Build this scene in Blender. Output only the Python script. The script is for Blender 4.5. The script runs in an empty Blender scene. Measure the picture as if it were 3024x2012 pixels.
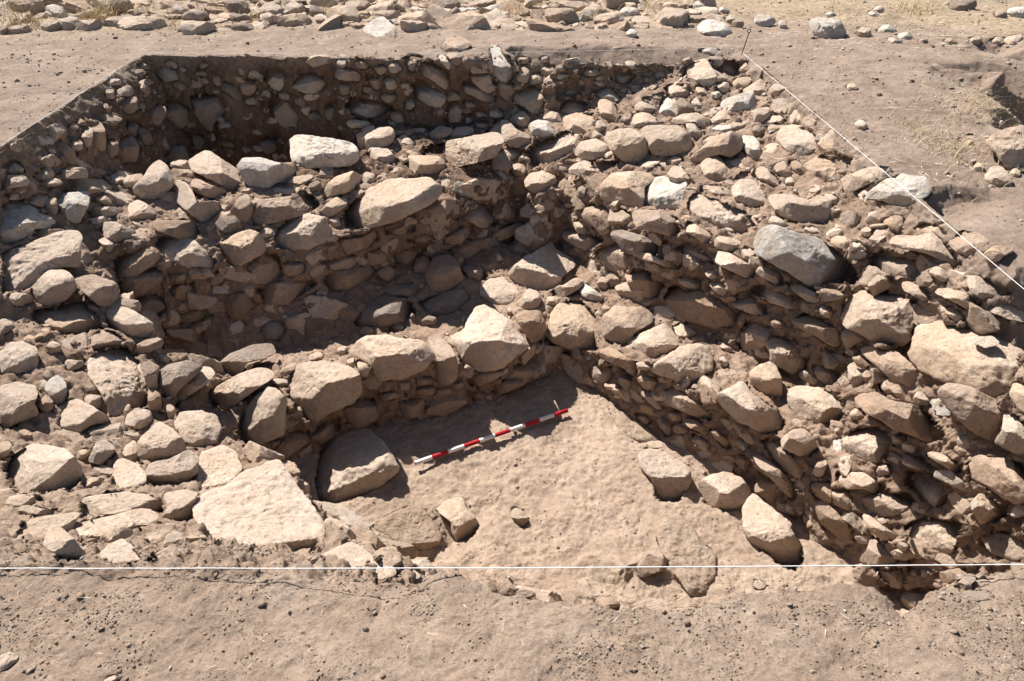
import bpy, math, random
import numpy as np
from mathutils import Vector, Matrix
from mathutils.bvhtree import BVHTree
from mathutils.geometry import delaunay_2d_cdt

SC = bpy.context.scene
COL = SC.collection
R = math.radians

# ---------------------------------------------------------------- camera
CAM_H, PITCH, FPX = 1.47, R(36.3), 2030.0          # eye height, downward pitch, focal length for a 3024 px wide frame
cam_data = bpy.data.cameras.new('camera')
cam_data.sensor_width = 36.0
cam_data.lens = 36.0 * FPX / 3024.0
cam_data.clip_start = 0.05
cam_data.clip_end = 2000
cam = bpy.data.objects.new('camera', cam_data)
cam.location = (0, 0, CAM_H)
cam.rotation_euler = (R(90) - PITCH, 0, 0)
COL.objects.link(cam)
SC.camera = cam

# ---------------------------------------------------------------- sky, sun, exposure
SUN_EL, SUN_AZ = R(46), R(38)                    # azimuth: degrees left of straight ahead
world = bpy.data.worlds.new('World')
SC.world = world
world.use_nodes = True
wn = world.node_tree
sky = wn.nodes.new('ShaderNodeTexSky')
sky.sky_type = 'NISHITA'
sky.sun_disc = False
sky.sun_elevation = SUN_EL
sky.sun_rotation = -SUN_AZ
bg = wn.nodes['Background']
bg.inputs[1].default_value = 0.05
wn.links.new(sky.outputs[0], bg.inputs[0])
sl = bpy.data.lights.new('sun', 'SUN')
sl.energy = 5.0
sl.angle = R(0.5)
sl.color = (1.0, 0.958, 0.908)
sun = bpy.data.objects.new('sun', sl)
sdir = Vector((-math.sin(SUN_AZ) * math.cos(SUN_EL), math.cos(SUN_AZ) * math.cos(SUN_EL), math.sin(SUN_EL)))
sun.rotation_euler = sdir.to_track_quat('Z', 'Y').to_euler()
sun.location = (-6, 8, 12)
COL.objects.link(sun)
SC.view_settings.view_transform = 'Standard'
SC.view_settings.look = 'None'
SC.view_settings.exposure = 1.13
SC.view_settings.gamma = 1.0
SC.view_settings.use_curve_mapping = False

# ---------------------------------------------------------------- helpers
F = 3024.0 / 2357.0
CAMP = np.array([0.0, 0.0, CAM_H])
CP, SP = math.cos(PITCH), math.sin(PITCH)

def ray(u, v):                                       # survey ray through a point of the 3024 x 2012 frame
    x = (u - 1512.0) / FPX
    y = -(v - 1006.0) / FPX
    return np.array([x, CP + y * SP, -SP + y * CP])

def at(u, v, z):                                     # survey point (2357-wide frame) at height z
    d = ray(u * F, v * F)
    t = (z - CAM_H) / d[2]
    return CAMP + t * d

def project(P):
    P = np.asarray(P) - CAMP
    dep = P[..., 1] * CP - P[..., 2] * SP
    up = P[..., 1] * SP + P[..., 2] * CP
    return 1512 + FPX * P[..., 0] / dep, 1006 - FPX * up / dep, dep

def _h(ix, iy, iz, s):
    n = (ix * 374761393 + iy * 668265263 + iz * 2147483647 + s * 1274126177) & 0xFFFFFFFF
    n = ((n ^ (n >> 13)) * 1274126177) & 0xFFFFFFFF
    n = ((n ^ (n >> 16)) * 2246822519) & 0xFFFFFFFF
    return ((n ^ (n >> 15)) & 0xFFFF) / 32767.5 - 1.0

def vnoise(p, s=0):
    i = np.floor(p).astype(np.int64)
    f = p - i
    f = f * f * f * (f * (f * 6 - 15) + 10)
    x, y, z = i[:, 0], i[:, 1], i[:, 2]
    fx, fy, fz = f[:, 0], f[:, 1], f[:, 2]
    r = 0
    for dx in (0, 1):
        for dy in (0, 1):
            for dz in (0, 1):
                w = (fx if dx else 1 - fx) * (fy if dy else 1 - fy) * (fz if dz else 1 - fz)
                r = r + w * _h(x + dx, y + dy, z + dz, s)
    return r

ROT = np.array([[0.36, 0.48, -0.8], [-0.8, 0.6, 0.0], [0.48, 0.64, 0.6]])

def fbm(p, octaves=4, s=0, gain=0.5):
    r = np.zeros(len(p)); a = 1.0
    q = p + 13.7
    for k in range(octaves):
        r += a * vnoise(q, s + k)
        q = q @ ROT.T * 2.03 + 5.1
        a *= gain
    return r

def mesh_obj(name, V, Fc, mat=None, parent=None, smooth=True, mats=None, mi=None, sharp=None):
    me = bpy.data.meshes.new(name)
    V = np.asarray(V, dtype=np.float32)
    if isinstance(Fc, np.ndarray):
        n, k = Fc.shape
        me.vertices.add(len(V)); me.vertices.foreach_set('co', V.ravel())
        me.loops.add(n * k); me.loops.foreach_set('vertex_index', Fc.astype(np.int32).ravel())
        me.polygons.add(n); me.polygons.foreach_set('loop_start', np.arange(0, n * k, k, dtype=np.int32))
        me.update(calc_edges=True); me.validate()
    else:
        me.from_pydata([tuple(v) for v in V], [], Fc)
        me.update()
    if smooth:
        me.polygons.foreach_set('use_smooth', [True] * len(me.polygons))
    if sharp:
        me.set_sharp_from_angle(angle=R(sharp))
    for m in (mats or ([mat] if mat else [])):
        me.materials.append(m)
    if mi is not None:
        me.polygons.foreach_set('material_index', mi)
    o = bpy.data.objects.new(name, me)
    COL.objects.link(o)
    if parent: o.parent = parent
    return o

def tag(o, label=None, cat=None, group=None, kind=None):
    if label: o['label'] = label
    if cat: o['category'] = cat
    if group: o['group'] = group
    if kind: o['kind'] = kind
    return o

# ---------------------------------------------------------------- materials
def nt(name):
    m = bpy.data.materials.new(name); m.use_nodes = True
    t = m.node_tree
    b = t.nodes['Principled BSDF']
    b.inputs['Roughness'].default_value = 0.95
    b.inputs['Specular IOR Level'].default_value = 0.08
    return m, t, b

def N(t, typ, **kw):
    n = t.nodes.new(typ)
    for k, v in kw.items():
        if k.startswith('i_'):
            n.inputs[k[2:].replace('_', ' ')].default_value = v
        else:
            setattr(n, k, v)
    return n

def noise(t, scale, detail=6, rough=0.6, vec=None, dist=0.0):
    n = N(t, 'ShaderNodeTexNoise')
    n.inputs['Scale'].default_value = scale
    n.inputs['Detail'].default_value = detail
    n.inputs['Roughness'].default_value = rough
    n.inputs['Distortion'].default_value = dist
    if vec is not None: t.links.new(vec, n.inputs['Vector'])
    return n

def ramp(t, fac, stops):
    r = N(t, 'ShaderNodeValToRGB')
    e = r.color_ramp.elements
    while len(e) < len(stops): e.new(0.5)
    for k, (p, c) in enumerate(stops):
        e[k].position = p
        e[k].color = tuple(c) + (1,) if len(c) == 3 else c
    t.links.new(fac, r.inputs[0])
    return r

def mix(t, fac, a, b, mode='MIX'):
    m = N(t, 'ShaderNodeMix', data_type='RGBA', blend_type=mode)
    if isinstance(fac, float): m.inputs[0].default_value = fac
    else: t.links.new(fac, m.inputs[0])
    for k, c in ((6, a), (7, b)):
        if isinstance(c, tuple): m.inputs[k].default_value = c + (1,)
        else: t.links.new(c, m.inputs[k])
    return m.outputs[2]

def bump(t, b, h, strength, dist, prev=None):
    n = N(t, 'ShaderNodeBump')
    n.inputs['Strength'].default_value = strength
    n.inputs['Distance'].default_value = dist
    t.links.new(h, n.inputs['Height'])
    if prev is not None: t.links.new(prev, n.inputs['Normal'])
    t.links.new(n.outputs[0], b.inputs['Normal'])
    return n.outputs[0]

def stone_mat(name, base, light, dark, dust, white=0.0):
    m, t, b = nt(name)
    geo = N(t, 'ShaderNodeNewGeometry')
    pos = geo.outputs['Position']
    rnd = geo.outputs['Random Per Island']
    n1 = noise(t, 6.0, 7, 0.62, pos, 0.3)
    n2 = noise(t, 27.0, 6, 0.68, pos, 0.6)
    n3 = noise(t, 150.0, 5, 0.7, pos)
    c = ramp(t, n1.outputs[0], [(0.3, dark), (0.48, base), (0.7, light)]).outputs[0]
    c = mix(t, ramp(t, n2.outputs[0], [(0.42, (0, 0, 0)), (0.62, (0.75, 0.75, 0.75))]).outputs[0], c, dust)
    sp = ramp(t, n3.outputs[0], [(0.3, (0.55, 0.52, 0.5)), (0.46, (1, 1, 1)), (0.62, (1, 1, 1)), (0.8, (1.22, 1.2, 1.18))]).outputs[0]
    c = mix(t, 0.8, c, sp, 'MULTIPLY')
    if white > 0:
        n4 = noise(t, 11.0, 8, 0.7, pos, 0.8)
        c = mix(t, ramp(t, n4.outputs[0], [(0.45, (0, 0, 0)), (0.6, (white,) * 3)]).outputs[0], c, (0.60, 0.56, 0.50))
        n5 = noise(t, 19.0, 8, 0.75, pos, 1.2)
        c = mix(t, ramp(t, n5.outputs[0], [(0.58, (0, 0, 0)), (0.74, (0.4,) * 3)]).outputs[0], c, (0.19, 0.17, 0.155))
    # pits and hairline cracks
    pitn = noise(t, 44.0, 4, 0.6, pos, 0.5)
    pits = ramp(t, pitn.outputs[0], [(0.30, (0, 0, 0)), (0.39, (1, 1, 1))])
    wob = N(t, 'ShaderNodeVectorMath', operation='ADD')
    wn_ = noise(t, 9.0, 4, 0.6, pos)
    t.links.new(pos, wob.inputs[0]); t.links.new(wn_.outputs['Color'], wob.inputs[1])
    vor = N(t, 'ShaderNodeTexVoronoi', feature='DISTANCE_TO_EDGE')
    vor.inputs['Scale'].default_value = 5.5
    t.links.new(wob.outputs[0], vor.inputs['Vector'])
    crk = ramp(t, vor.outputs['Distance'], [(0.0, (0, 0, 0)), (0.022, (1, 1, 1))])
    cm = ramp(t, n1.outputs[0], [(0.46, (1, 1, 1)), (0.56, (0, 0, 0))])
    crk2 = mix(t, cm.outputs[0], crk.outputs[0], (1.0, 1.0, 1.0))
    c = mix(t, 0.32, c, pits.outputs[0], 'MULTIPLY')
    c = mix(t, 0.35, c, crk2, 'MULTIPLY')
    hv = N(t, 'ShaderNodeHueSaturation')
    mr = N(t, 'ShaderNodeMapRange'); mr.inputs[3].default_value = 0.88; mr.inputs[4].default_value = 1.13
    t.links.new(rnd, mr.inputs[0]); t.links.new(mr.outputs[0], hv.inputs['Value'])
    mr2 = N(t, 'ShaderNodeMapRange'); mr2.inputs[3].default_value = 0.86; mr2.inputs[4].default_value = 1.08
    ml = N(t, 'ShaderNodeMath', operation='FRACT'); mm = N(t, 'ShaderNodeMath', operation='MULTIPLY')
    mm.inputs[1].default_value = 7.31
    t.links.new(rnd, mm.inputs[0]); t.links.new(mm.outputs[0], ml.inputs[0]); t.links.new(ml.outputs[0], mr2.inputs[0])
    t.links.new(mr2.outputs[0], hv.inputs['Saturation'])
    t.links.new(c, hv.inputs['Color'])
    t.links.new(hv.outputs[0], b.inputs['Base Color'])
    nb = bump(t, b, n2.outputs[0], 0.8, 0.022)
    nf = noise(t, 80.0, 7, 0.8, pos)
    nb = bump(t, b, nf.outputs[0], 0.9, 0.011, nb)
    nb = bump(t, b, pits.outputs[0], 0.6, 0.006, nb)
    bump(t, b, crk2, 0.5, 0.006, nb)
    return m

M = {}
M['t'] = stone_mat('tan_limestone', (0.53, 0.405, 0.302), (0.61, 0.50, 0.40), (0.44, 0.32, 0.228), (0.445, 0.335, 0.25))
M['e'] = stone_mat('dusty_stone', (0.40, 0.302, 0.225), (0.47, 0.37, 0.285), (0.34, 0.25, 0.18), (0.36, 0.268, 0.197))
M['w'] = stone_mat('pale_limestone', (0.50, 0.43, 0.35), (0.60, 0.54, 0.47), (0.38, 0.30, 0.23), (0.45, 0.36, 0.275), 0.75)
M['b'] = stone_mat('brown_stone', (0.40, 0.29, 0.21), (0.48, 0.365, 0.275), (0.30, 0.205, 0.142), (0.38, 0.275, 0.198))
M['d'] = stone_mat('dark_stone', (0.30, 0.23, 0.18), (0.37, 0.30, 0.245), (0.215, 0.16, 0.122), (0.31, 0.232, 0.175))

def soil_mat():
    m, t, b = nt('dry_earth')
    geo = N(t, 'ShaderNodeNewGeometry'); pos = geo.outputs['Position']
    att = N(t, 'ShaderNodeAttribute', attribute_name='zone')
    sep = N(t, 'ShaderNodeSeparateColor'); t.links.new(att.outputs['Color'], sep.inputs[0])
    n1 = noise(t, 3.2, 7, 0.62, pos, 0.4)
    n2 = noise(t, 24.0, 7, 0.7, pos, 0.3)
    n3 = noise(t, 130.0, 5, 0.75, pos)
    top = ramp(t, n1.outputs[0], [(0.3, (0.20, 0.148, 0.113)), (0.52, (0.265, 0.20, 0.155)), (0.72, (0.33, 0.26, 0.207))]).outputs[0]
    sub = ramp(t, n1.outputs[0], [(0.3, (0.215, 0.147, 0.105)), (0.5, (0.285, 0.202, 0.147)), (0.72, (0.355, 0.263, 0.2))]).outputs[0]
    flo = ramp(t, n1.outputs[0], [(0.3, (0.315, 0.232, 0.172)), (0.5, (0.37, 0.278, 0.208)), (0.72, (0.425, 0.33, 0.255))]).outputs[0]
    c = mix(t, sep.outputs[0], top, sub)
    c = mix(t, sep.outputs[1], c, flo)
    c = mix(t, att.outputs['Alpha'], mix(t, 0.9, c, (0.60, 0.55, 0.52), 'MULTIPLY'), c)  # deep pit earth darkened: humus tone plus shade put into the colour
    straw = mix(t, ramp(t, n2.outputs[0], [(0.4, (0, 0, 0)), (0.62, (0.8,) * 3)]).outputs[0], (0.29, 0.215, 0.14), (0.44, 0.35, 0.225))
    c = mix(t, sep.outputs[2], c, straw)
    v = ramp(t, n2.outputs[0], [(0.3, (0.72, 0.7, 0.68)), (0.5, (1, 1, 1)), (0.72, (1.2, 1.18, 1.15))]).outputs[0]
    c = mix(t, 0.75, c, v, 'MULTIPLY')
    v = ramp(t, n3.outputs[0], [(0.3, (0.66, 0.64, 0.62)), (0.48, (1, 1, 1)), (0.7, (1.22, 1.2, 1.17))]).outputs[0]
    c = mix(t, 0.8, c, v, 'MULTIPLY')
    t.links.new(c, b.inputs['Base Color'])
    nb = bump(t, b, n2.outputs[0], 0.8, 0.02)
    n4 = noise(t, 150.0, 6, 0.8, pos)
    nb = bump(t, b, n4.outputs[0], 0.9, 0.006, nb)
    n5 = noise(t, 480.0, 4, 0.7, pos)
    bump(t, b, n5.outputs[0], 0.8, 0.002, nb)
    return m

M['soil'] = soil_mat()

def plain(name, col, rough=0.7, var=0.0, scale=40.0):
    m, t, b = nt(name)
    geo = N(t, 'ShaderNodeNewGeometry')
    n1 = noise(t, scale, 5, 0.6, geo.outputs['Position'])
    lo = tuple(max(0, c * (1 - var)) for c in col); hi = tuple(min(1, c * (1 + var)) for c in col)
    t.links.new(ramp(t, n1.outputs[0], [(0.3, lo), (0.7, hi)]).outputs[0], b.inputs['Base Color'])
    b.inputs['Roughness'].default_value = rough
    return m

M['string'] = plain('white_cord', (0.80, 0.79, 0.77), 0.8, 0.06, 400)
M['iron'] = plain('black_iron', (0.022, 0.020, 0.019), 0.55, 0.3, 90)
M['red'] = plain('red_paint', (0.36, 0.022, 0.028), 0.5, 0.25, 60)
M['white'] = plain('white_paint', (0.66, 0.63, 0.58), 0.5, 0.12, 45)
M['straw'] = plain('dry_straw', (0.50, 0.39, 0.22), 0.85, 0.3, 9)
M['cap'] = plain('worn_wood', (0.30, 0.17, 0.10), 0.8, 0.2, 80)
M['seed'] = plain('pale_stalk', (0.62, 0.54, 0.40), 0.85, 0.2, 9)

# ---------------------------------------------------------------- the dig: break lines surveyed on the ground
def curtain(foot, uv, back):
    """heights of a wall's top edge: where the sight line meets the upright plane over the wall's foot"""
    P = np.array([at(*p) for p in foot])
    d = np.gradient(P[:, :2], axis=0)
    d /= np.linalg.norm(d, axis=1)[:, None]
    nrm = np.stack([-d[:, 1], d[:, 0]], 1)
    mid = P[:, :2].mean(0)
    if (nrm * (P[:, :2] - 0)).sum() < 0: nrm = -nrm      # away from the camera side
    Q = P[:, :2] + nrm * back
    e0 = Q[0] + (Q[0] - Q[1]) * 4; e1 = Q[-1] + (Q[-1] - Q[-2]) * 4
    Q = np.vstack([e0, Q, e1])
    out = []
    for (u, v) in uv:
        r = ray(u * F, v * F)
        best = None
        for a, b in zip(Q[:-1], Q[1:]):
            A = np.array([[r[0], a[0] - b[0]], [r[1], a[1] - b[1]]])
            if abs(np.linalg.det(A)) < 1e-9: continue
            t, s = np.linalg.solve(A, a)
            if -1e-6 <= s <= 1 + 1e-6 and t > 0 and (best is None or t < best): best = t
        out.append(CAMP + best * r)
    return P, np.array(out)

FL = -1.36
lines, pts = [], []
def line(P): lines.append([tuple(p) for p in P])
def free(*a): pts.extend(tuple(at(*p)) for p in a)

# upper wall (across the middle), face towards the camera
w1f = [(372, 775, -1.18), (480, 738, -1.15), (612, 694, -1.12), (763, 666, -1.12), (908, 614, -1.12), (1080, 584, -1.12), (1200, 550, -1.12)]
w1t = [(300, 660), (380, 612), (500, 604), (630, 575), (780, 545), (1000, 496), (1130, 500), (1212, 468)]
a, b_ = curtain(w1f, w1t, 0.07); line(a); line(b_); W1F, W1T = a, b_
# stepped wall (right), face towards the lower left
w4f = [(1290, 570, -1.1), (1443, 683, -1.06), (1552, 732, -1.04), (1697, 806, -1.02), (1773, 842, -1.01), (1902, 892, -0.99), (2027, 975, -0.97), (2143, 1035, -0.95), (2262, 1130, -0.9), (2400, 1225, -0.84), (2620, 1345, -0.75)]
w4t = [(1262, 440), (1320, 446), (1390, 466), (1552, 508), (1740, 606), (1850, 684), (1940, 752), (2090, 834), (2330, 950), (2600, 1075)]
a, b_ = curtain(w4f, w4t, 0.08); line(a); line(b_); W4F, W4T = a, b_
# lower wall (across, nearer) and the ledge (right, nearer)
w2f = [(600, 1085, -1.30), (652, 1062, -1.33), (741, 1036, FL), (829, 988, FL), (929, 967, FL), (1107, 929, FL), (1201, 890, FL), (1275, 858, FL)]
w2t = [(556, 985), (662, 945), (770, 885), (860, 845), (1000, 838), (1110, 820), (1190, 800), (1250, 790)]
a, b_ = curtain(w2f, w2t, 0.05); line(a); line(b_); W2F, W2T = a, b_
w3f = [(1300, 856, FL), (1400, 922, FL), (1446, 952, FL), (1536, 1010, FL), (1605, 1048, FL), (1710, 1104, FL), (1777, 1158, FL), (1865, 1232, FL), (1971, 1304, FL), (2050, 1360, FL), (2092, 1398, FL)]
w3t = [(1290, 800), (1377, 815), (1500, 835), (1600, 895), (1697, 965), (1808, 1012), (1850, 1062), (1910, 1150), (1980, 1205), (2070, 1284), (2200, 1294), (2275, 1292)]
a, b_ = curtain(w3f, w3t, 0.05); line(a); line(b_); W3F, W3T = a, b_
# passage between the walls
free((640, 808, -1.38), (790, 788, -1.33), (900, 762, -1.30), (1050, 722, -1.24), (1150, 696, -1.16), (1200, 690, -1.10), (1260, 690, -1.08), (1100, 650, -1.18), (850, 720, -1.24), (1230, 610, -1.12), (650, 750, -1.25))
free((440, 842, -1.42), (500, 812, -1.42), (550, 815, -1.34), (480, 870, -1.42))
line([at(*p) for p in ((300, 690, -.62), (352, 800, -.74), (374, 900, -.8), (400, 955, -.86), (470, 950, -.95), (530, 905, -1.0), (600, 850, -1.05))])
line([at(*p) for p in ((378, 800, -1.3), (398, 880, -1.38), (430, 925, -1.4), (480, 915, -1.4))])
# ledge surface between the two right-hand walls
free((1350, 700, -1.05), (1400, 760, -1.04), (1600, 850, -1.02), (1750, 905, -1.0), (1900, 990, -.98), (2050, 1100, -.93), (2180, 1180, -.9), (2300, 1250, -.84), (2100, 1210, -.93), (2357, 1250, -.75), (2500, 1400, -.6))
line([(1.84, 1.66, -1.3), (1.6, 1.36, -1.3), (1.3, 1.12, -1.28)])
line([(1.99, 1.6, -.84), (1.76, 1.3, -.62), (1.44, 1.09, -.12)])
# floor with the striped pole
free((1000, 1050, FL), (1150, 1000, FL), (1300, 1000, FL), (1150, 1150, FL - .01), (1400, 1150, FL), (1600, 1200, FL), (1250, 1250, FL), (1450, 1290, FL), (1650, 1300, FL), (950, 1180, FL), (760, 1150, FL), (1060, 1280, FL), (985, 1296, FL - .13), (960, 1285, FL - .08), (1420, 1345, FL - .02), (1490, 1287, FL + .05), (1440, 1300, FL + .05), (1500, 1330, FL - .03), (1850, 1330, FL), (1300, 920, FL), (1450, 1040, FL + .03))
line([at(*p) for p in ((980, 1320, FL), (1100, 1345, FL), (1300, 1370, FL), (1500, 1395, FL), (1700, 1390, FL), (1950, 1385, FL))])
# near left: bright slab and the stones round it
line([at(*p) for p in ((560, 1010, -.9), (600, 1040, -.84), (648, 1068, -.80), (695, 1135, -.74), (752, 1228, -.6), (742, 1275, -.48), (800, 1285, -.42), (930, 1310, -.36))])
line([at(*p) for p in ((612, 1092, -1.32), (662, 1125, -1.34), (706, 1180, FL), (772, 1245, FL), (830, 1275, FL), (950, 1290, FL))])
free((500, 1000, -.88), (420, 1000, -.82), (330, 960, -.78), (250, 985, -.7), (120, 960, -.64), (60, 870, -.58), (0, 780, -.55), (100, 1100, -.55), (300, 1080, -.66), (450, 1060, -.76), (550, 1100, -.76), (200, 1180, -.46), (350, 1170, -.55), (500, 1200, -.55), (650, 1150, -.66), (650, 1250, -.45), (450, 1270, -.3), (100, 1240, -.3), (300, 1240, -.35), (0, 1180, -.4), (-250, 1100, -.45), (-250, 900, -.5), (-400, 1200, -.4))
free((260, 660, -.6), (150, 700, -.58), (200, 780, -.64), (280, 850, -.72), (100, 780, -.58), (0, 640, -.54), (150, 560, -.54), (0, 460, -.2), (300, 560, -.58), (-200, 560, -.13), (-250, 720, -.3))
# top of the upper wall up to the rim of the deep pit
free((100, 480, -.36), (250, 480, -.52), (400, 500, -.58), (550, 500, -.62), (700, 480, -.64), (850, 440, -.64), (950, 440, -.64), (1000, 400, -.62), (1100, 430, -.66), (1160, 410, -.64), (1000, 340, -.58))
rim = [at(*p) for p in ((150, 385, -.26), (230, 404, -.40), (330, 400, -.5), (450, 394, -.53), (560, 392, -.55), (670, 376, -.55), (760, 364, -.55), (826, 348, -.55), (842, 318, -.53), (800, 283, -.5))]
line(rim)
line([(-2.7, 5.55, -1.4), (-2.6, 4.98, -1.35), (-2.2, 5.0, -1.5), (-1.8, 5.14, -1.5), (-1.5, 5.27, -1.5), (-1.36, 5.5, -1.5), (-1.48, 5.78, -1.5), (-1.52, 5.9, -1.4)])
line([(-2.72, 5.9, -1.4), (-2.2, 5.92, -1.5), (-1.75, 5.92, -1.5)])
line([(-1.2, 5.9, -.62), (-.7, 5.88, -.6), (-.3, 5.9, -.5), (.1, 5.92, -.4), (.5, 5.95, -.28), (1.0, 5.98, -.2), (1.75, 6.0, -.15)])
free((850, 288, -.5), (930, 288, -.52), (880, 320, -.54), (920, 370, -.58), (1050, 290, -.55), (1150, 270, -.46), (1250, 260, -.42), (1400, 220, -.26), (1500, 190, -.2))
free((1150, 340, -.56), (1250, 340, -.5), (1250, 400, -.55), (1400, 300, -.36), (1330, 400, -.5), (1450, 400, -.44), (1600, 260, -.24), (1600, 400, -.36), (1700, 500, -.38), (1750, 200, -.13), (1780, 300, -.2), (1800, 450, -.3), (1850, 360, -.2), (1900, 560, -.3), (1950, 640, -.34), (2050, 620, -.25), (2080, 720, -.34), (2200, 760, -.3), (2300, 860, -.32), (2100, 510, -.14), (2250, 690, -.16), (2400, 880, -.3))
# lips of the square
RS0, RS1 = at(1712, 124, 0.0), at(2357, 665, 0.0)
rd = (RS1 - RS0) / np.linalg.norm(RS1 - RS0)
rn = np.array([rd[1], -rd[0], 0.0])
if rn[0] < 0: rn = -rn
tR = np.linspace(0.0, 5.2, 14)
lipR = [RS0 + rd * t + rn * 0.03 for t in tR]
line([p + np.array([0, 0, -0.005]) for p in lipR])
line([RS0 + rd * t - rn * 0.07 + np.array([0, 0, -0.12 - 0.02 * t]) for t in np.linspace(0.12, 5.1, 13)])
LB = [at(333, 127, -.01), at(450, 130, -.01), at(600, 131, -.01), at(760, 134, -.01), at(900, 138, -.02), at(1050, 140, -.02), at(1180, 138, -.02), at(1300, 140, -.02), at(1400, 148, -.03), at(1560, 146, -.03), at(1690, 132, -.01)]
line(LB)
LS0, LS1 = at(333, 127, 0.0), at(0, 342, 0.0)
ld = (LS1 - LS0) / np.linalg.norm(LS1 - LS0)
line([LS0 + ld * t + np.array([-0.02 - .03 * (k % 2), 0, -.01]) for k, t in enumerate(np.linspace(0.05, 5.1, 16))])
line([LS0 + ld * t + np.array([0.10, 0, -.16 - .02 * t - 0.12 * (t > 1.6)]) for t in np.linspace(0.15, 5.0, 14)])
line([(-2.74, 5.5, -1.2), (-2.72, 5.1, -1.0), (-2.78, 4.75, -.75)])
# near lip
near = [(-1200, 1310, -.02), (-500, 1308, -.05), (0, 1306, -.006), (250, 1303, -.006), (450, 1305, -.008), (600, 1311, -.01), (740, 1330, -.03), (830, 1350, -.06), (930, 1338, -.05), (1000, 1336, -.02), (1090, 1348, -.01), (1150, 1374, -.01), (1250, 1378, -.01), (1380, 1392, -.01), (1450, 1408, -.015), (1560, 1398, -.015), (1700, 1376, -.01), (1800, 1352, -.01), (1900, 1352, -.01), (1980, 1350, -.01), (2040, 1374, -.015), (2078, 1408, -.03), (2102, 1392, -.02), (2150, 1350, -.01), (2210, 1322, -.01), (2280, 1308, -.01), (2357, 1318, -.01), (2600, 1330, -.03), (3000, 1335, -.02)]
nl = [at(*p) for p in near]
line(nl)
line([p + np.array([0, .035, 0]) * 1.0 + np.array([0, 0, FL - p[2]]) for p in nl[9:25]])
# open ground round the square
for x in (-9, -6, -4, -3.2, -2, -1, 0, 1, 2, 3, 4, 6, 9):
    for y in (-1.5, 0.1, 0.6, 0.85):
        pts.append((x, y, 0.0))
    for y in (6.3, 6.7, 7.2, 8.2, 9.5, 11):
        pts.append((x, y, 0.0 if y < 8 else (y - 8) * 0.01))
for s in (-1, 1):
    for y in (1.6, 2.2, 2.8, 3.4, 4, 4.6, 5.2, 5.8):
        for x in (3.3 if s > 0 else 3.6, 4.2, 5, 6, 9):
            if s > 0 and x < 3.5 and y < 2.6: continue
            pts.append((s * x, y, 0.0))
for x, y in ((-400, -200), (400, -200), (-400, 700), (400, 700), (-40, -12), (40, -12), (-40, 30), (40, 30), (0, 60), (-18, 16), (18, 16), (0, 20)):
    pts.append((x, y, 0.0 if y < 15 else 0.2))
# the burrow and the small pit beyond the right string
free((2145, 150, .05), (2205, 225, -.16), (2195, 245, -.2), (2235, 232, -.1), (2215, 258, 0.0), (2160, 225, 0.02), (2250, 205, .02), (2310, 165, .04))
free((2330, 265, -.3), (2370, 250, -.4), (2345, 300, -.32), (2400, 330, -.35), (2260, 330, -.02), (2280, 290, -.02), (2290, 250, .03), (2340, 370, -.3), (2280, 430, -.04), (2250, 400, -.03), (2360, 450, -.05), (2500, 300, -.4))

def cdt(points, edges):
    res = delaunay_2d_cdt([Vector(p[:2]) for p in points], edges, [], 0, 1e-5, True)
    return res
P3, E = list(pts), []
for L in lines:
    k0 = len(P3)
    P3 += L
    E += [(k, k + 1) for k in range(k0, len(P3) - 1)]
P3 = np.array(P3)

def heights(vco, orig, P3):
    Z = np.full(len(vco), np.nan)
    for k, o in enumerate(orig):
        if len(o): Z[k] = np.mean([P3[i][2] for i in o])
    bad = np.where(np.isnan(Z))[0]
    for k in bad:                                    # crossings of two lines: inverse distance of the nearest known points
        d = np.hypot(P3[:, 0] - vco[k][0], P3[:, 1] - vco[k][1])
        j = np.argsort(d)[:2]; w = 1 / (d[j] + 1e-6)
        Z[k] = (w * P3[j, 2]).sum() / w.sum()
    return Z

r1 = cdt(P3, E)
V1 = np.array([[v.x, v.y] for v in r1[0]]); Z1 = heights(V1, r1[3], P3)
bv = BVHTree.FromPolygons([(v[0], v[1], z) for v, z in zip(V1, Z1)], r1[2])
random.seed(4)
rng = np.random.default_rng(11)
grid = []
for x in np.arange(-3.3, 3.6, 0.085):
    for y in np.arange(0.6, 6.3, 0.085):
        q = (x + random.uniform(-.03, .03), y + random.uniform(-.03, .03))
        h = bv.ray_cast(Vector((q[0], q[1], 5)), Vector((0, 0, -1)))
        if h[0] is not None: grid.append((q[0], q[1], h[0].z))
for x in np.arange(-8.5, 8.6, 0.22):
    for y in list(np.arange(6.35, 10.5, 0.22)) + list(np.arange(0.3, 6.3, 0.22)):
        if -3.3 < x < 3.5 and y < 6.3: continue
        q = (x + random.uniform(-.07, .07), y + random.uniform(-.07, .07))
        h = bv.ray_cast(Vector((q[0], q[1], 5)), Vector((0, 0, -1)))
        if h[0] is not None: grid.append((q[0], q[1], h[0].z))
n0 = len(P3)
P4 = np.vstack([P3, np.array(grid)])
r2 = cdt(P4, E)
V = np.array([[v.x, v.y, 0] for v in r2[0]])
V[:, 2] = heights(V, r2[3], P4)
T = np.array([f for f in r2[2] if len(f) == 3], dtype=np.int64)
a, b_, c = V[T[:, 0]], V[T[:, 1]], V[T[:, 2]]
flip = np.cross(b_ - a, c - a)[:, 2] < 0
T[flip] = T[flip][:, ::-1]

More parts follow.
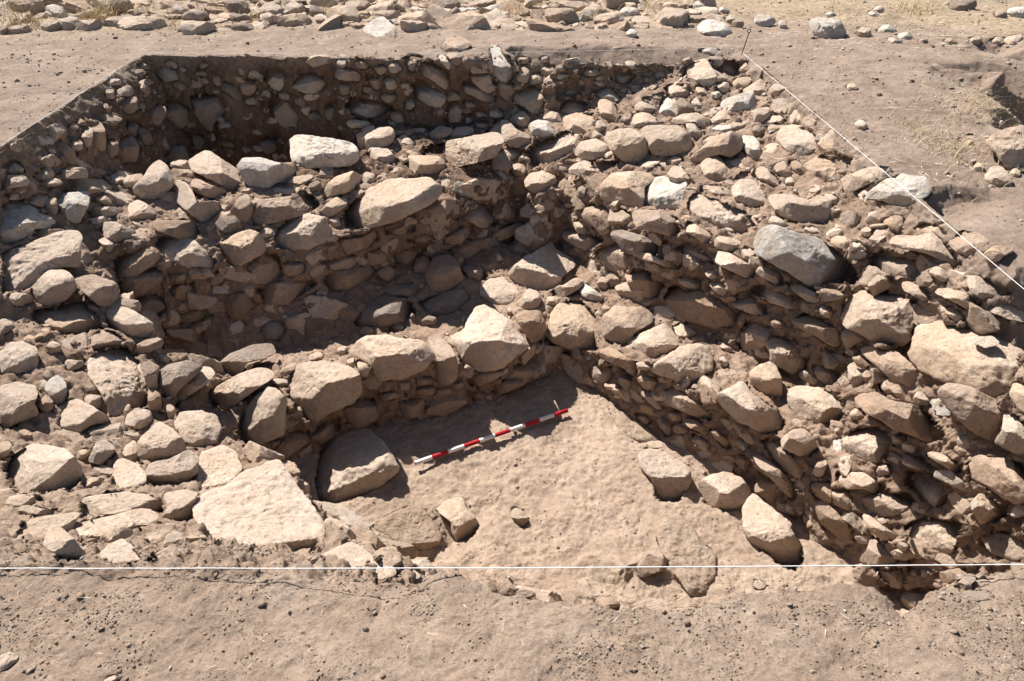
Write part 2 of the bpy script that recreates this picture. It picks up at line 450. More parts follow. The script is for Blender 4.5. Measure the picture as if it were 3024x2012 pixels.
def refine(V, T, k, floor):
    """split every edge that shows longer than k times its distance"""
    e = np.sort(np.concatenate([T[:, [0, 1]], T[:, [1, 2]], T[:, [2, 0]]]), 1)
    ue, inv = np.unique(e, axis=0, return_inverse=True)
    A, B = V[ue[:, 0]], V[ue[:, 1]]
    Lg = np.linalg.norm(A - B, axis=1)
    mid = (A + B) / 2
    u, v, dep = project(mid)
    inside = (dep > 0.3) & (u > -250) & (u < 3274) & (v > -160) & (v < 2150)
    dist = np.linalg.norm(mid - CAMP, axis=1)
    mark = (Lg > np.maximum(k * dist, floor)) & inside
    if not mark.any(): return V, T, 0
    idx = np.full(len(ue), -1)
    idx[mark] = len(V) + np.arange(mark.sum())
    V2 = np.vstack([V, mid[mark]])
    n = len(T)
    m = np.stack([idx[inv[:n]], idx[inv[n:2 * n]], idx[inv[2 * n:]]], 1)
    cnt = (m >= 0).sum(1)
    out = [T[cnt == 0]]
    for r in range(3):                               # one marked edge
        s = (cnt == 1) & (m[:, r] >= 0)
        t = np.roll(T[s], -r, 1); q = m[s, r]
        out += [np.stack([t[:, 0], q, t[:, 2]], 1), np.stack([q, t[:, 1], t[:, 2]], 1)]
        s = (cnt == 2) & (m[:, r] < 0)               # two marked: the unmarked edge is r
        t = np.roll(T[s], -r, 1); mm_ = np.roll(m[s], -r, 1)
        q1, q2 = mm_[:, 1], mm_[:, 2]
        out += [np.stack([t[:, 2], q2, q1], 1), np.stack([t[:, 0], t[:, 1], q1], 1), np.stack([t[:, 0], q1, q2], 1)]
    s = cnt == 3
    t, q = T[s], m[s]
    out += [np.stack([t[:, 0], q[:, 0], q[:, 2]], 1), np.stack([q[:, 0], t[:, 1], q[:, 1]], 1), np.stack([q[:, 2], q[:, 1], t[:, 2]], 1), np.stack([q[:, 0], q[:, 1], q[:, 2]], 1)]
    return V2, np.vstack(out), mark.sum()

for it in range(9):
    V, T, nsp = refine(V, T, 0.005, 0.003)
    if nsp < 50: break

def vnormals(V, T):
    n = np.cross(V[T[:, 1]] - V[T[:, 0]], V[T[:, 2]] - V[T[:, 0]])
    vn = np.zeros_like(V)
    for k in range(3):
        np.add.at(vn, T[:, k], n)
    return vn / np.maximum(np.linalg.norm(vn, axis=1), 1e-12)[:, None]

def sstep(x, a, b):
    t = np.clip((x - a) / (b - a), 0, 1)
    return t * t * (3 - 2 * t)

def smooth_normals(V, T, k=2):
    n = vnormals(V, T)
    for _ in range(k):
        acc = n.copy()
        for a_, b2 in ((0, 1), (1, 2), (2, 0)):
            np.add.at(acc, T[:, a_], n[T[:, b2]]); np.add.at(acc, T[:, b2], n[T[:, a_]])
        n = acc / np.maximum(np.linalg.norm(acc, axis=1), 1e-12)[:, None]
    return n

vn = smooth_normals(V, T, 3)
def in_square(x, y):
    lx = LS0[0] + (y - LS0[1]) * (ld[0] / ld[1])
    rx = RS0[0] + (y - RS0[1]) * (rd[0] / rd[1])
    return np.minimum(np.minimum(x - lx, rx - x), np.minimum(6.02 - y, y - 1.02))
ins = sstep(in_square(V[:, 0], V[:, 1]), -0.02, 0.06)
steep = 1 - sstep(vn[:, 2], 0.45, 0.9)
floor = (V[:, 2] < -1.25) * (V[:, 1] < 3.5) * (1 - steep)
floor = np.clip(floor, 0, 1)
amp = 0.006 + 0.022 * ins * (1 - 0.9 * floor) + 0.014 * steep
big = fbm(V * 7.0, 3, 3)
med = fbm(V * 24.0, 3, 9)
fin = fbm(V * 85.0, 3, 21)
rid = np.abs(fbm(V * 15.0, 2, 31))
d = amp * (big * 0.8 + med * 0.55 - rid * 0.5) + (0.0016 + 0.0052 * ins * (1 - 0.2 * floor)) * fin
low = fbm(V * np.array([1.3, 1.3, 0.0]), 3, 51)
far = sstep(V[:, 1], 6.0, 8.0)
V = V + vn * d[:, None]
V[:, 2] += (low * (0.012 + 0.04 * far)) * (1 - ins) * sstep(np.abs(in_square(V[:, 0], V[:, 1])), 0.02, 0.5)
V[:, 2] += floor * (0.007 * fbm(V * 4.0, 2, 71) + 0.0028 * fbm(V * 37.0, 3, 73) - 0.012 * np.clip(np.abs(fbm(V * 5.0, 3, 75)) - 0.1, 0, 1)) + 0.0012 * fbm(V * 190.0, 2, 77) * sstep(1.6 - V[:, 1], 0, .3)
# soil zones: 0 grey topsoil, R reddish subsoil inside the cut, G trodden pale floor, B straw-covered ground, low A pit earth with painted-in shade
turf = sstep(-V[:, 2], 0.02, 0.16)
near_z = sstep(1.25 - V[:, 1], 0.0, 0.3)
zr = np.clip(ins * turf, 0, 1)
zr = np.maximum(zr, 0.38 * near_z)
zg = np.clip(floor + 0.55 * ins * (V[:, 1] < 2.1) * (V[:, 0] < .2), 0, 1)
zg = np.maximum(zg, 0.62 * near_z)
zb = 0.62 * sstep(V[:, 1] + 0.12 * np.abs(V[:, 0]) + 0.4 * low, 7.0, 7.8) * (1 - ins)
zb = np.maximum(zb, 0.75 * sstep(V[:, 0] + 0.25 * low, 2.9, 3.5) * sstep(V[:, 1], 2.2, 3.2) * (1 - sstep(V[:, 1], 4.4, 5.4)) * (1 - ins))
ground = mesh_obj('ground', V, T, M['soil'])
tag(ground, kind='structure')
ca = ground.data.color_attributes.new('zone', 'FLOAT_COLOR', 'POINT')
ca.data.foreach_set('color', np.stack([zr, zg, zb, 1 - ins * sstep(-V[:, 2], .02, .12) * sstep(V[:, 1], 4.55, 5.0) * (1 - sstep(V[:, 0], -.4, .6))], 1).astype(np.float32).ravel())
GV, GT = V, T
BVH = BVHTree.FromPolygons(V.tolist(), T.tolist())

def hit(u, v):
    d_ = ray(u, v)
    L = np.linalg.norm(d_)
    h = BVH.ray_cast(Vector(CAMP), Vector(d_ / L))
    if h[0] is None: return None, None
    return np.array(h[0]), np.array(h[1])

# ---------------------------------------------------------------- stones
def softmin(vals, k):
    m = np.min(vals, axis=0)
    return m - k * np.log(np.sum(np.exp(-(vals - m) / k), axis=0))

def make_stone(poly, rl, rr, seed, lod=1.0, tilt=None):
    rs = np.random.default_rng(seed)
    poly = np.array(poly, float)
    area = 0; cx = cy = 0
    for (x0, y0), (x1, y1) in zip(poly, np.roll(poly, -1, 0)):
        k = x0 * y1 - x1 * y0
        area += k; cx += (x0 + x1) * k; cy += (y0 + y1) * k
    cen = np.array([cx, cy]) / (3 * area)
    lo, hi = poly.min(0), poly.max(0)
    order = np.argsort(-poly[:, 1])
    bot = poly[order[:max(2, len(poly) // 4)]].mean(0)
    qb = cen + 0.82 * (bot - cen)
    hb, nb_ = hit(*qb); hc, nc = hit(*cen)
    if hb is None and hc is None: return None
    if hb is None: hb, nb_ = hc, nc
    if hc is None: hc, nc = hb, nb_
    size = math.sqrt(abs(area) / 2) / FPX * np.linalg.norm(hc - CAMP)
    tb, tc = np.linalg.norm(hb - CAMP), np.linalg.norm(hc - CAMP)
    tb = min(max(tb, tc - 4.5 * size), tc + 0.25 * size)
    n_t = nb_ if nb_[2] < nc[2] else nc
    dq = ray(*qb); dq /= np.linalg.norm(dq)
    Q = CAMP + dq * (tb - 0.16 * size - 0.006)
    dc = ray(*cen); dc /= np.linalg.norm(dc)
    w = -dc
    r = np.cross(np.array([0, 0, 1.0]), w); r /= np.linalg.norm(r)
    u = np.cross(w, r)
    def plane_ab(p):
        d_ = ray(*p); d_ /= np.linalg.norm(d_)
        t = ((Q - CAMP) @ w) / (d_ @ w)
        X = CAMP + d_ * t - Q
        return np.array([X @ r, X @ u])
    AB = np.array([plane_ab(p) for p in poly])
    c0 = plane_ab(cen)
    W, Hh = np.ptp(AB[:, 0]), np.ptp(AB[:, 1])
    mn = min(W, Hh)
    px = math.sqrt(abs(area) / 2) * 1024 / 3024
    ns = int(np.clip(px * 2.1 * lod, 22, 150)); nr = int(np.clip(px * 0.52 * lod, 7, 36))
    # outline radius per direction
    phi = np.arange(ns) * 2 * np.pi / ns
    D2 = np.stack([np.cos(phi), np.sin(phi)], 1)
    Rad = np.zeros(ns)
    for A, B in zip(AB - c0, np.roll(AB - c0, -1, 0)):
        e = B - A
        den = D2[:, 0] * e[1] - D2[:, 1] * e[0]
        ok = np.abs(den) > 1e-12
        t = np.where(ok, (A[0] * e[1] - A[1] * e[0]) / np.where(ok, den, 1), -1)
        s = np.where(ok, (A[0] * D2[:, 1] - A[1] * D2[:, 0]) / np.where(ok, den, 1), -1)
        good = ok & (t > 0) & (s >= -1e-6) & (s <= 1 + 1e-6)
        Rad = np.where(good, np.maximum(Rad, t), Rad)
    Rad = np.where(Rad <= 0, mn * 0.3, Rad)
    sm = Rad.copy()
    for _ in range(max(1, ns // 70)):
        sm = 0.5 * sm + 0.25 * (np.roll(sm, 1) + np.roll(sm, -1))
    Rad = sm
    lob = np.stack([D2[:, 0] * 2.5, D2[:, 1] * 2.5, np.full(ns, seed * 1.7)], 1)
    Rad = Rad * ((1.13 if max(rl, rr) < 0.15 else (1.02 if abs(area) > 2.4e4 else 1.075)) + 0.030 * fbm(lob * 1.9, 4, seed, 0.6))
    # faces
    camh = np.array([w[0], w[1], 0]); camh /= np.linalg.norm(camh)
    nf = camh.copy()
    if n_t[2] < 0.72:
        th_ = np.array([n_t[0], n_t[1], 0]); th_ /= max(np.linalg.norm(th_), 1e-6)
        if th_ @ camh > -0.1: nf = 0.5 * camh + 0.65 * th_
    elev = math.asin(max(-1, min(1, w[2])))
    slope = ((rr - rl) * -Hh) / max(W, 1e-6)
    yaw = -0.55 * math.atan(slope / max(0.35, math.sin(elev)))
    cyw, syw = math.cos(yaw), math.sin(yaw)
    nf = np.array([nf[0] * cyw - nf[1] * syw, nf[0] * syw + nf[1] * cyw, 0])
    nf /= np.linalg.norm(nf)
    bat = rs.uniform(-0.02, 0.22) if min(rl, rr) > 0.12 else rs.uniform(0.0, 0.16)
    nf = nf + np.array([0, 0, bat]); nf /= np.linalg.norm(nf)
    def wplane(n, p0, A, B):                          # depth towards the camera of the plane through p0 (a, b, w)
        nw = max(n @ w, 0.16)
        return p0[2] - ((n @ r) * (A - p0[0]) + (n @ u) * (B - p0[1])) / nw
    top_b, amin, amax = AB[:, 1].max(), AB[:, 0].min(), AB[:, 0].max()
    Lp = np.array([amin, top_b - rl * Hh]); Rp = np.array([amax, top_b - rr * Hh])
    fz = lambda p: wplane(nf, (0, 0, 0), p[0], p[1])
    L3 = np.array([*Lp, fz(Lp)]); R3 = np.array([*Rp, fz(Rp)])
    fwd = -np.array([w[0], w[1], 0]); fwd /= np.linalg.norm(fwd)
    tau = max(rs.uniform(-0.06, 0.12), R(25) - elev)
    if min(rl, rr) > 0.88 and nc[2] > 0.6:
        tau = max(math.asin(np.clip(-(nc @ fwd), -0.5, 0.5)) + 0.05, R(20) - elev)
    if tilt is not None: tau = tilt
    back = fwd * math.cos(tau) + np.array([0, 0, math.sin(tau)])
    back3 = np.array([back @ r, back @ u, back @ w])
    ntl = np.cross(R3 - L3, back3); ntl /= np.linalg.norm(ntl)
    if ntl[2] < 0: ntl = -ntl
    nt_w = ntl[0] * r + ntl[1] * u + ntl[2] * w
    ridge = (L3 + R3) / 2
    flat_slab = min(rl, rr) > 0.88
    if flat_slab:
        H3 = [hit(*(cen + 0.7 * (p - cen)))[0] for p in poly]
        H3 = np.array([h_ for h_ in H3 if h_ is not None] + [hc])
        H3 = H3[np.abs(np.linalg.norm(H3 - CAMP, axis=1) - tc) < 1.6 * size]
        if len(H3) >= 4:
            mid3 = H3.mean(0)
            n3 = np.linalg.svd(H3 - mid3)[2][2]
            if n3[2] < 0: n3 = -n3
            n3 = n3 * 0.7 + np.array([0, 0, 0.6]); n3 /= np.linalg.norm(n3)
            if n3 @ w < 0.3: n3 = n3 + w * (0.34 - n3 @ w); n3 /= np.linalg.norm(n3)
            m3 = mid3 + n3 * 0.06 * size - Q
            nt_w = n3; ridge = np.array([m3 @ r, m3 @ u, m3 @ w])
    # front cap: rings from centre to rim
    rho = np.concatenate([[0], np.linspace(0, 1, nr + 1)[1:] ** 0.86])
    A = c0[0] + rho[:, None] * (Rad * D2[:, 0])[None, :]
    B = c0[1] + rho[:, None] * (Rad * D2[:, 1])[None, :]
    soft = (0.003 + 0.006 * rs.random()) * mn
    vals = [wplane(nf, (0, 0, 0), A, B), wplane(nt_w, ridge, A, B)]
    if flat_slab:
        vals = [vals[1], vals[1] + 0.2 * mn]
    Wf = softmin(np.array(vals), soft)
    lat = r
    for k in range(3 if flat_slab else 15):
        sgn = 1 if k % 2 else -1
        if k < 5 and not flat_slab:                   # big corner breaks
            n = nf * rs.uniform(0.2, 1) + nt_w * rs.uniform(0.1, 1) + lat * sgn * rs.uniform(0.35, 1.0)
            qn = rs.uniform(0.84, 0.97)
        else:                                         # small flakes struck off the faces
            base = nt_w if rs.random() < 0.55 else nf
            n = base + 0.34 * (lat * rs.normal() + base[[1, 2, 0]] * rs.normal() * 0.7 + nf * rs.normal() * 0.6)
            qn = rs.uniform(0.90, 0.985) if flat_slab else rs.uniform(0.74, 0.96)
        n /= np.linalg.norm(n)
        if n @ w < 0.3: continue
        val = (n @ r) * A + (n @ u) * B + (n @ w) * Wf
        thr = np.quantile(val, qn)
        Wc = (thr - (n @ r) * A - (n @ u) * B) / (n @ w)
        Wf = softmin(np.array([Wf, Wc]), soft)
    Rr = (0.04 + 0.05 * rs.random()) * mn
    Wf = Wf - Rr * (1 - np.sqrt(np.clip(1 - 0.985 * rho ** 9, 0, 1)))[:, None]
    Wf = np.maximum(Wf, Wf.max() - 1.9 * max(W, Hh) - 0.02)
    X = Q + A[..., None] * r + B[..., None] * u
    dirs = X - CAMP
    dirs /= np.linalg.norm(dirs, axis=2)[..., None]
    X = X - dirs * Wf[..., None]
    # surface relief
    flat = X.reshape(-1, 3)
    q = flat / size + seed * 3.1
    kind_ = rs.uniform(0.4, 1.5, 4)
    rel = 0.016 * kind_[0] * fbm(q * 1.9, 2, seed) + 0.013 * kind_[1] * fbm(q * 6.0, 4, seed + 7, 0.62) - 0.026 * kind_[2] * np.abs(fbm(q * rs.uniform(2.5, 5), 3, seed + 5, 0.55)) + 0.008 * fbm(q * 19.0, 2, seed + 9)
    pit = np.clip(fbm(q * 9.0, 2, seed + 17) - 0.5, 0, 1) * 0.022
    dsp = (rel - pit * (kind_[3] > 1.1)) * size * (0.75 + 0.5 * rs.random())
    side = np.repeat(rho, ns)
    dsp *= (1 - 0.55 * side ** 6)
    nrm = (0.55 * w + 0.45 * nt_w); nrm /= np.linalg.norm(nrm)
    flat = flat + np.where(side[:, None] < 0.93, nrm, w) * dsp[:, None]
    X = flat.reshape(nr + 1, ns, 3)
    rim_ = X[-1]
    Wmin = Wf.min() - (0.30 + 0.12 * rs.random()) * mn
    rings = [X]
    for sh, tt in ((0.985, 0.22), (0.93, 0.6), (0.74, 0.92), (0.4, 1.0)):
        a = c0[0] + sh * Rad * D2[:, 0]; b = c0[1] + sh * Rad * D2[:, 1]
        wb = (1 - tt) * Wf[-1] + tt * Wmin
        y = Q + a[:, None] * r + b[:, None] * u + wb[:, None] * w
        off = (rim_ - (Q + (c0[0] + Rad * D2[:, 0])[:, None] * r + (c0[1] + Rad * D2[:, 1])[:, None] * u + Wf[-1][:, None] * w)) * (1 - tt)
        rings.append((y + off)[None])
    Y = np.vstack(rings)
    nrg = Y.shape[0]
    top = Y[0, 0]
    vs = np.vstack([top[None], Y[1:].reshape(-1, 3), Y[-1].mean(0)[None]])
    fs = []
    j = np.arange(ns); j2 = (j + 1) % ns
    tri = [np.stack([np.zeros(ns, int), 1 + j, 1 + j2], 1)]
    for k in range(nrg - 2):
        b0 = 1 + k * ns; b1 = b0 + ns
        tri += [np.stack([b0 + j, b1 + j, b1 + j2], 1), np.stack([b0 + j, b1 + j2, b0 + j2], 1)]
    b0 = 1 + (nrg - 2) * ns
    tri.append(np.stack([np.full(ns, len(vs) - 1), b0 + j2, b0 + j], 1))
    return vs, np.vstack(tri), Q, size

